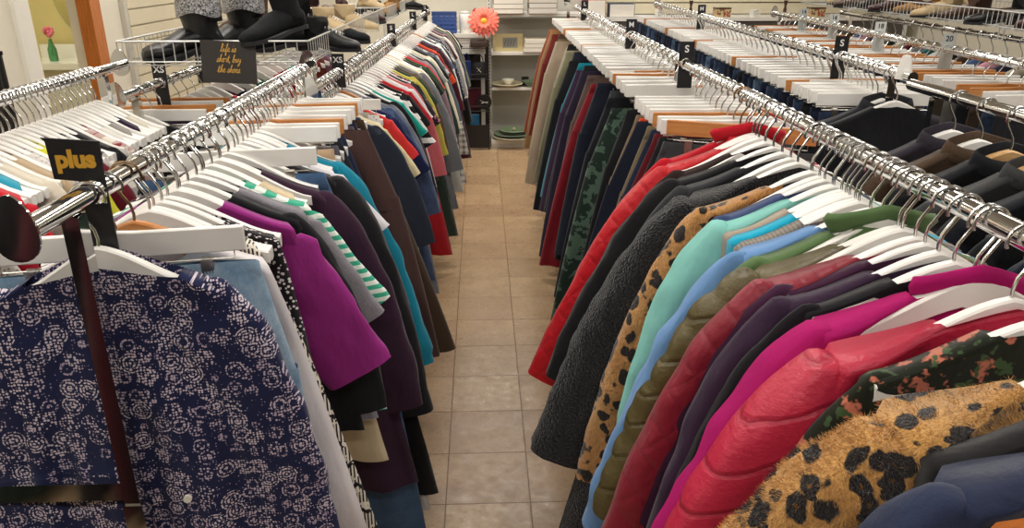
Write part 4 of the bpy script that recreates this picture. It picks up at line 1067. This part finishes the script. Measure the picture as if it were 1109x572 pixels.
where = ['nearest the camera', 'second along the front edge', 'third along the front edge', 'fourth along the front edge', 'fifth along the front edge', 'sixth along the front edge', 'seventh along the front edge', 'eighth along the front edge', 'farthest along the front edge']
for i in range(12):
    y = 2.95 + .27 * i + (.12 if i > 3 else 0)
    if i in (3,): y = 3.72
    for j in range(2):
        n_, mt = cols[(i * 2 + j * 3 + 1) % 5]; fl = (i + j) % 3 == 1
        shoe('flat_shoe' if fl else 'ankle_boot', n_ + (' flat shoe' if fl else ' ankle boot') + ', number %s along the %s of the right baskets' % (('one two three four five six seven eight nine ten eleven twelve').split()[i], ('front', 'back')[j]), (2.80 + .26 * j, y, 1.5035), rad(100 + 37 * i % 80 + 170 * j), mt, 'flat' if fl else 'boot', H=.06, heel=.02)

# ------------------------------------------------------------------ washroom furniture
CER = plain('ceramic', '#efeee6', .2)
e = empty('washbasin', (-3.62, 7.0, 0), 'white washbasin counter seen through the doorway', 'washbasin')
m = MB(); m.box((0, .02, .99), (.62, .46, .05)); m.build('counter', CER, e, smooth=False)
m = MB(); m.lathe([(.20, .0), (.19, -.02), (.12, -.10), (.03, -.12), (.03, -.115), (.11, -.09), (.18, -.015)], 24, (.0, .0, 1.017)); m.build('bowl', CER, e)
m = MB(); m.box((0, .23, 1.07), (.62, .03, .13)); m.build('splashback', CER, e, smooth=False)
m = MB(); m.box((0, .05, .5), (.56, .38, .94)); m.build('cabinet', plain('cabinet_white', '#dcd9cc', .5), e, smooth=False)
m = MB(); m.tube([(.16, .17, 1.01), (.16, .17, 1.10), (.16, .10, 1.115), (.16, .06, 1.10)], .011, 10); m.tube([(.16, .17, 1.10), (.08, .17, 1.125)], .007, 8); m.build('tap', CHROME, e)
e = empty('bud_vase', (-3.70, 6.98, 1.015), 'green glass bottle vase with a pink flower on the washbasin', 'vase')
t = NT('green_glass'); t.set('Roughness', .08); t.set('Transmission Weight', .75); GG = t.done((.12, .42, .2, 1))
MB().lathe([(.0, 0), (.034, .002), (.037, .02), (.036, .10), (.022, .14), (.014, .17), (.016, .185)], 20).build('bottle', GG, e)
PK = plain('pink_petal', '#e0788a', .7)
m = MB(); m.ball((0, 0, .245), .020, 8)
for i in range(9):
    a = 2 * PI * i / 9; m.ball((.030 * math.cos(a), .012 * math.sin(a * 2), .245 + .030 * math.sin(a)), .019, 6)
m.build('blossom', PK, e); MB().tube([(0, 0, .05), (.003, 0, .15), (0, 0, .23)], .003, 6).build('stem', plain('stem_green', '#3f6b33', .6), e)
e = empty('wall_mirror', (-3.42, 7.295, 1.62), 'large oval mirror on the yellow washroom wall', 'mirror')
m = MB(); m.prism([(.36 * math.cos(a), .46 * math.sin(a)) for a in [2 * PI * i / 48 for i in range(48)]], -.012, 0); m.build('frame', plain('mirror_frame', '#b9b28c', .4), e)
t = NT('mirror_glass'); t.set('Metallic', 1); t.set('Roughness', .03); MG = t.done((.75, .76, .6, 1))
m = MB(); m.prism([(.35 * math.cos(a), .45 * math.sin(a)) for a in [2 * PI * i / 48 for i in range(48)]], -.015, -.0125); m.build('glass', MG, e)

# slatted wall boards with uprights at the left
m = MB(); SLAT = plain('slat_cream', '#ddd3b8', .6)
for i in range(14): m.box((X0 + .012, 7.35, .35 + .12 * i), (.022, 2.6, .108))
struct(m.build('trim_5', SLAT, smooth=False))
m = MB(); m.box((X0 + .02, 5.98, 1.1), (.035, .05, 2.2))
struct(m.build('trim_6', plain('upright_grey', '#c9c6bb', .5), smooth=False))
e = empty('grid_panel', (-2.52, 4.13, 0), 'black perforated display panel at the far left edge', 'display panel')
m = MB(); 
for i in range(5): m.box((0, -.10 + .05 * i, .75), (.02, .018, 1.25))
m.box((0, 0, 1.37), (.02, .24, .02)); m.box((0, 0, .13), (.02, .24, .02)); m.build('bars', BLACK, e, smooth=False)
for s in (-1, 1): MB().box((0, s * .1, .07), (.2, .02, .14)).build('foot', BLACK, e, smooth=False)

# ------------------------------------------------------------------ back of the shop
e = empty('shelf_unit', (.62, 8.15, 0), 'white shelf unit at the end of the aisle with plates and boxes', 'shelf unit')
SH = plain('shelf_white', '#e9e7e0', .4)
def sb(n, c, d, mat=SH): return MB().box(c, d).build(n, mat, e, smooth=False)
sb('back_panel', (0, .24, .85), (1.06, .02, 1.7), plain('panel_grey', '#bdbab0', .6))
for s in (-1, 1):
    u = sb('upright', (s * .525, .22, .85), (.03, .04, 1.7)); 
    m = MB()
    for i in range(46): m.box((s * .525, .1985, .12 + i * .034), (.008, .002, .018))
    m.build('slots', BLACK, e, smooth=False)
for z in (.62, .97, 1.34): sb('shelf', (0, 0, z - .012), (1.02, .40, .028))
sb('base_shelf', (0, 0, .06), (1.04, .44, .05)); sb('kick_panel', (0, -.20, .02), (1.04, .02, .04))
def put(name, label, cat, loc, build, group=None):
    q = empty(name, loc, label, cat, group); build(q); return q
PLG = plain('green_glaze', '#9fb994', .25); PLC = plain('cream_glaze', '#d9cfae', .3); PLD = plain('dark_green_glaze', '#71866c', .3)
def dish(r, h, mat, nm='dish_body', sx=1.0, lift=0):
    def f(q):
        o = MB().lathe([(0, lift), (r * .6, lift + .003), (r, lift + h), (r * .985, lift + h + .004), (r * .58, lift + .010), (0, lift + .009)], 32).build(nm, mat, q); o.scale = (sx, 1, 1)
    return f
put('serving_platter', 'large cream platter at the bottom of the plate pile', 'plate', (.33, 8.02, .086), dish(.22, .025, PLC))
put('serving_platter', 'dark green platter in the middle of the plate pile', 'plate', (.33, 8.02, .116), dish(.205, .025, PLD))
def topdish(q):
    dish(.15, .028, PLG, 'dish_body')(q); m = MB(); m.ball((0, 0, .035), .018, 8); m.build('lid_knob', PLC, q)
put('lidded_dish', 'light green dish with a knob on top of the plate pile', 'plate', (.34, 8.02, .147), topdish)
put('oval_platter', 'pale oval platter on the second shelf', 'plate', (.27, 8.04, .623), dish(.17, .03, PLC))
put('bowl', 'small white bowl on the pale oval platter', 'bowl', (.28, 8.06, .640), lambda q: MB().lathe([(.03, 0), (.07, .05), (.067, .052), (.028, .006)], 24).build('bowl_body', CER, q))
put('bowl', 'grey-green bowl at the right of the second shelf', 'bowl', (.52, 8.0, .623), lambda q: MB().lathe([(.04, 0), (.10, .06), (.097, .062), (.04, .006)], 24).build('bowl_body', PLD, q))
put('cup', 'dark cup beside the oval platter', 'cup', (.46, 8.12, .623), lambda q: MB().lathe([(.03, 0), (.04, .08), (.036, .08), (.028, .006)], 20).build('cup_body', BLACK, q))
def picbox(q):
    MB().box((0, 0, .085), (.30, .03, .17)).build('box_front', plain('box_cream', '#cfc08e', .6), q, smooth=False)
    MB().box((.02, -.017, .085), (.15, .004, .10)).build('picture', plain('box_picture', '#8d8d86', .6), q, smooth=False)
    m = MB()
    for i in range(4): m.tube([(-.04 + .03 * i, -.021, .05), (-.02 + .03 * i, -.021, .12)], .003, 5)
    m.build('printed_cutlery', plain('print_dark', '#4c4840', .6), q)
put('cutlery_box', 'cream boxed cutlery set on the third shelf', 'box', (.28, 8.05, .973), picbox)
def booklike(col, w, d, h):
    def f(q):
        MB().box((0, 0, h / 2), (w, d, h)).build('cover', plain('cover_' + col[1:], col, .5), q, smooth=False)
        MB().box((.0, -.003, h / 2), (w - .012, d, h - .008)).build('pages', PAPER, q, smooth=False)
    return f
z = .973
for i, (c, n_) in enumerate((('#c9bfa6', 'bottom'), ('#b9ab8c', 'middle'), ('#ddd6c4', 'top'))):
    put('box', 'cream flat box, %s of the stack on the third shelf' % n_, 'box', (.56 + .01 * i, 8.02, z), booklike(c, .27, .2, .042)); z += .0425
z = 1.343
for i, (c, n_) in enumerate((('#8a6b4a', 'bottom'), ('#cfc9bb', 'middle'), ('#7e7d78', 'top'))):
    put('box', 'flat box on the upper shelf left stack, %s one' % n_, 'box', (.28, 8.03, z), booklike(c, .30, .24, .045)); z += .0455
z = 1.343
for i, (c, n_) in enumerate((('#d4cdbd', 'bottom'), ('#75705f', 'second'), ('#c3b59a', 'top'))):
    put('box', 'flat box on the upper shelf right stack, %s one' % n_, 'box', (.62, 8.03, z), booklike(c, .28, .24, .05)); z += .0505
# brown wooden cupboard top right of the shelf
# black wire shelf
e = empty('wire_shelf', (-.06, 8.0, 0), 'black wire shelf unit with handbags left of the white shelves', 'shelf unit')
BM = plain('black_wire', '#1d1a1c', .5)
for sx in (-1, 1):
    for sy in (-1, 1): MB().box((sx * .135, sy * .15, .52), (.014, .014, 1.04)).build('post', BM, e, smooth=False)
for z in (.06, .40, .72, 1.02):
    m = MB()
    for i in range(14): m.tube([(-.135 + .27 * i / 13, -.15, z), (-.135 + .27 * i / 13, .15, z)], .002, 5, False)
    for s in (-1, 1):
        m.tube([(-.135, s * .15, z), (.135, s * .15, z)], .004, 6); m.tube([(-.135, s * .15, z + .05), (.135, s * .15, z + .05)], .003, 6)
        for i in range(14): m.tube([(-.135 + .27 * i / 13, s * .15, z), (-.135 + .27 * i / 13, s * .15, z + .05)], .0016, 4, False)
    m.build('shelf', BM, e)
m = MB(); m.box((0, .158, .52), (.27, .006, 1.0)); m.build('back_sheet', plain('back_dark', '#2b2224', .7), e, smooth=False)
m = MB(); m.box((0, -.157, .14), (.28, .008, .24)); m.build('front_panel', BM, e, smooth=False)
def bag(w, d, h, mat, handle=True, charm=None):
    def f(q):
        rr = []
        for j in range(7):
            v = j / 6; s = 1 - .25 * v ** 2
            rr.append([(w / 2 * (abs(math.cos(a)) ** .5) * (1 if math.cos(a) > 0 else -1) * (1 - .08 * v), d / 2 * s * (abs(math.sin(a)) ** .5) * (1 if math.sin(a) > 0 else -1), .002 + h * v + .004 * nz(a, v, w)) for a in [2 * PI * i / 20 for i in range(20)]])
        MB().loft(rr).build('bag_body', mat, q)
        if handle: MB().tube(smooth_path([(-w * .3, 0, h - .02), (-w * .22, 0, h + .05), (0, 0, h + .075), (w * .22, 0, h + .05), (w * .3, 0, h - .02)], 4), .005, 7).build('handle', mat, q)
        if charm: 
            m = MB(); m.tube([(-.02, -d / 2 - .004, h * .4), (.02, -d / 2 - .004, h * .7)], .004, 6); m.tube([(.02, -d / 2 - .004, h * .4), (-.02, -d / 2 - .004, h * .7)], .004, 6); m.build('emblem', charm, q)
    return f
put('handbag', 'black handbag with silver emblem on the wire shelf', 'bag', (-.02, 7.95, .724), bag(.16, .12, .15, BLACK, True, CLIP))
put('handbag', 'dark blue handbag on the wire shelf', 'bag', (-.14, 7.96, .724), bag(.09, .12, .16, cloth('#1d2f6b')))
put('handbag', 'brown leather bag on top of the wire shelf', 'bag', (-.01, 7.96, 1.024), bag(.2, .14, .07, BRN, False))
put('handbag', 'deep crimson bag in the middle of the wire shelf', 'bag', (-.08, 8.03, .404), bag(.18, .14, .2, cloth('#4a1422'), False))
def clock(q):
    m = MB(); m.prism([(.075 * math.cos(a), .08 + .075 * math.sin(a)) for a in [2 * PI * i / 32 for i in range(32)]], -.015, .015); m.build('disc', BLACK, q)
    m = MB(); m.tube([(-.045, -.018, .10), (.04, -.018, .065)], .003, 6); m.tube([(-.03, -.018, .07), (.045, -.018, .085)], .003, 6); m.build('strap', CLIP, q)
put('round_purse', 'round black purse with silver strap on the wire shelf', 'bag', (.03, 7.90, .404), clock)
put('purse', 'small bright blue purse low on the wire shelf', 'bag', (-.07, 7.96, .064), bag(.10, .1, .28, cloth('#2b6a94'), False))
# white display table behind the left rack
e = empty('display_table', (-.43, 8.25, 0), 'white display table behind the wire shelf', 'table')
MB().box((0, 0, 1.13), (.98, .5, .04)).build('tabletop', SH, e, smooth=False)
MB().box((0, -.22, 1.03), (.96, .03, .16)).build('apron', SH, e, smooth=False)
for sx in (-1, 1):
    for sy in (-1, 1): MB().box((sx * .45, sy * .2, .555), (.04, .04, 1.11)).build('leg', SH, e, smooth=False)
put('canister', 'cream ceramic canister on the white display table', 'canister', (-.15, 8.1, 1.15), lambda q: MB().lathe([(.0, 0), (.055, .0), (.06, .02), (.06, .17), (.05, .185), (.052, .20), (.0, .215)], 24).build('canister_body', CER, q))
put('figurine', 'small red ornament on the white display table', 'ornament', (-.05, 8.15, 1.15), lambda q: (MB().lathe([(.03, 0), (.035, .03), (.02, .14), (.04, .2), (.0, .24)], 16).build('ornament_body', cloth('#9c1a22', 'leather'), q)))
def crate(q):
    col = plain('crate_blue', '#3d5a9c', .5)
    m = MB()
    for sy in (-1, 1):
        for i in range(5): m.box((0, sy * .1, .02 + .04 * i), (.24, .006, .026))
        for i in range(5): m.box((-.11 + .055 * i, sy * .1, .1), (.012, .008, .2))
    for sx in (-1, 1):
        for i in range(5): m.box((sx * .12, 0, .02 + .04 * i), (.006, .2, .026))
    m.box((0, 0, .004), (.24, .2, .008)); m.build('crate_body', col, q, smooth=False)
    MB().box((0, -.1, .205), (.25, .02, .012)).build('rim', col, q, smooth=False)
put('plastic_crate', 'blue plastic crate on the display table behind the left rail end', 'crate', (-.36, 8.12, 1.15), crate)
# coral daisy
e = empty('artificial_daisy', (.035, 7.95, 1.03), 'big coral artificial daisy at the end of the aisle', 'flower')
PET = plain('coral_petal', '#f0705c', .6); PET2 = plain('yellow_eye', '#e8c23a', .7)
fc = Vector((.0, -.10, .245)); nrm_m = Matrix.Rotation(rad(-20), 3, 'X')
for layer, (n_, R_, tilt, w_) in enumerate(((20, .150, .10, .024), (18, .125, .45, .022), (14, .085, .8, .017))):
    m = MB()
    for i in range(n_):
        a = 2 * PI * (i + .5 * layer) / n_ + .06 * math.sin(i * 5.3); rr = R_ * (1 + .07 * math.sin(i * 7.1)); V = []; F = []
        for j in range(7):
            v = j / 6; wd = w_ * (math.sin(PI * (.12 + .80 * v)) ** .7); rad_ = .018 + (rr - .018) * v; dep = -(.05 * tilt * math.sin(v * PI * .6)) - layer * .006 + .010 * v * v
            for s in (-1, 0, 1):
                q = Vector((rad_ * math.cos(a) - s * wd * math.sin(a), dep - (0 if s else .004), rad_ * math.sin(a) + s * wd * math.cos(a)))
                V.append(nrm_m @ q + fc)
            if j: b = (j - 1) * 3; F += [(b, b + 1, b + 4, b + 3), (b + 1, b + 2, b + 5, b + 4)]
        m.add(V, F)
    m.build('petals', PET, e)
m = MB(); m.ball((fc.x, fc.y - .03, fc.z + .006), .03, 10, (1, .5, 1)); m.build('flower_centre', PET2, e)
MB().tube(smooth_path([(0, 0, .002), (.005, -.01, .1), (.0, -.06, .2), (fc.x, fc.y + .004, fc.z)], 5), .006, 8).build('stem', plain('stem_green', '#3f6b33', .6), e)
MB().lathe([(0, 0), (.045, 0), (.05, .01), (.03, .05), (.012, .06), (.0, .06)], 20).build('base', CER, e)

# long display counter along the back wall, right side
e = empty('display_counter', (2.75, 8.42, 0), 'long white counter with a beige slatted back at the far right', 'counter')
MB().box((0, 0, 1.27), (3.5, .5, .035)).build('countertop', SH, e, smooth=False)
MB().box((0, -.2, .63), (3.46, .04, 1.25)).build('front_board', plain('counter_front', '#5d5a56', .7), e, smooth=False)
for sx in (-1, 1): MB().box((sx * 1.7, .0, .63), (.04, .46, 1.25)).build('side_board', SH, e, smooth=False)
m = MB()
for i in range(5): m.box((0, .24, 1.35 + .12 * i), (3.5, .02, .108))
m.build('slat_back', SLAT, e, smooth=False)
m = MB()
rn2 = random.Random(3)
names = [('red cardboard box', '#b3202a', 'box'), ('dark blue book', '#27345c', 'book'), ('grey book', '#6d7076', 'book')]
put('box', 'red box on the far counter behind the L marker', 'box', (1.18, 8.3, 1.288), booklike('#b3202a', .22, .16, .17))
put('box', 'slate blue box right of the red box on the far counter', 'box', (1.46, 8.3, 1.288), booklike('#4b5f78', .26, .16, .13))
for i in range(7):
    x = 1.85 + .33 * i
    if i % 3 == 0:
        put('teacup', ['white teacup on the far counter, nearest the slate box', 'white teacup in the middle of the far counter', 'white teacup at the right of the far counter'][i // 3], 'cup', (x, 8.25, 1.288), lambda q: (MB().lathe([(.03, 0), (.05, .07), (.047, .07), (.028, .006)], 20).build('cup_body', CER, q), MB().tube([(.045, 0, .02), (.075, 0, .03), (.075, 0, .055), (.048, 0, .06)], .005, 6).build('handle', CER, q)))
    elif i % 3 == 1:
        put('candlestick', ['dark turned candlestick beside the first teacup', 'dark turned candlestick beside the middle teacup'][i // 3], 'candlestick', (x, 8.25, 1.288), lambda q: MB().lathe([(.04, 0), (.04, .01), (.012, .03), (.018, .07), (.010, .10), (.02, .15), (.022, .16), (0, .16)], 20).build('stick_body', BRN, q))
    else:
        put('trinket_box', ['patterned trinket box on the far counter', 'second patterned trinket box farther right'][i // 3], 'box', (x, 8.25, 1.288), lambda q: (MB().box((0, 0, .04), (.16, .1, .08)).build('box_body', cloth('#c9b58a', 'floral', '#a3483a'), q, smooth=False), MB().box((0, 0, .086), (.165, .105, .012)).build('lid', BRN, q, smooth=False)))

# small details near the camera
e = bpy.data.objects
m = MB(); m.tube([(0, -.006, 0), (0, .0, 0)], .007, 14)
o = m.build('button', PAPER); dress = [q for q in bpy.data.objects if q.name == 'dress' and q.parent is None]
if dress: o.parent = dress[0]; o.location = (.08, -.058, -.53)


# pile of the nearest leopard coat: short fibres standing on its body and sleeves
def fur(part, n, ln, seed, y_max=None):
    r_ = random.Random(seed); me = part.data; mb = MB(); V = me.vertices
    polys = list(me.polygons); cum = []; tot = 0
    for p_ in polys: tot += p_.area; cum.append(tot)
    import bisect
    cen = sum((v.co for v in V), Vector()) / len(V)
    for _ in range(n):
        p_ = polys[bisect.bisect(cum, r_.random() * tot) % len(polys)]
        if len(p_.vertices) != 4: continue
        q0, q1, q2, q3 = [V[i].co for i in p_.vertices]; s_, t_ = r_.random(), r_.random()
        c = q0.lerp(q1, s_).lerp(q3.lerp(q2, s_), t_)
        nn = p_.normal.copy()
        d = (nn + Vector((r_.uniform(-.45, .45), r_.uniform(-.45, .45), r_.uniform(-.9, .05)))).normalized() * ln * r_.uniform(.6, 1.2)
        side = d.cross(Vector((r_.uniform(-1, 1), r_.uniform(-1, 1), r_.uniform(-1, 1)))).normalized() * .0006
        b = len(mb.v); mb.v += [tuple(c - side), tuple(c + side), tuple(c + d)]; mb.f.append((b, b + 1, b + 2))
    o = mb.build('fur_pile', me.materials[0], part, smooth=False); o['kind'] = 'stuff'; return o
coat = [q for q in bpy.data.objects if q.get('label', '').startswith('tan and black leopard')][0]
for i, ch in enumerate([c for c in coat.children if c.name.split('.')[0] in ('body', 'sleeve')]):
    for p_ in [0]:
        # normals must look outwards
        import bmesh
        bm = bmesh.new(); bm.from_mesh(ch.data); bmesh.ops.recalc_face_normals(bm, faces=bm.faces); bm.to_mesh(ch.data); bm.free()
    fur(ch, 48000 if ch.name.startswith('sleeve') else 40000, .0095, i)
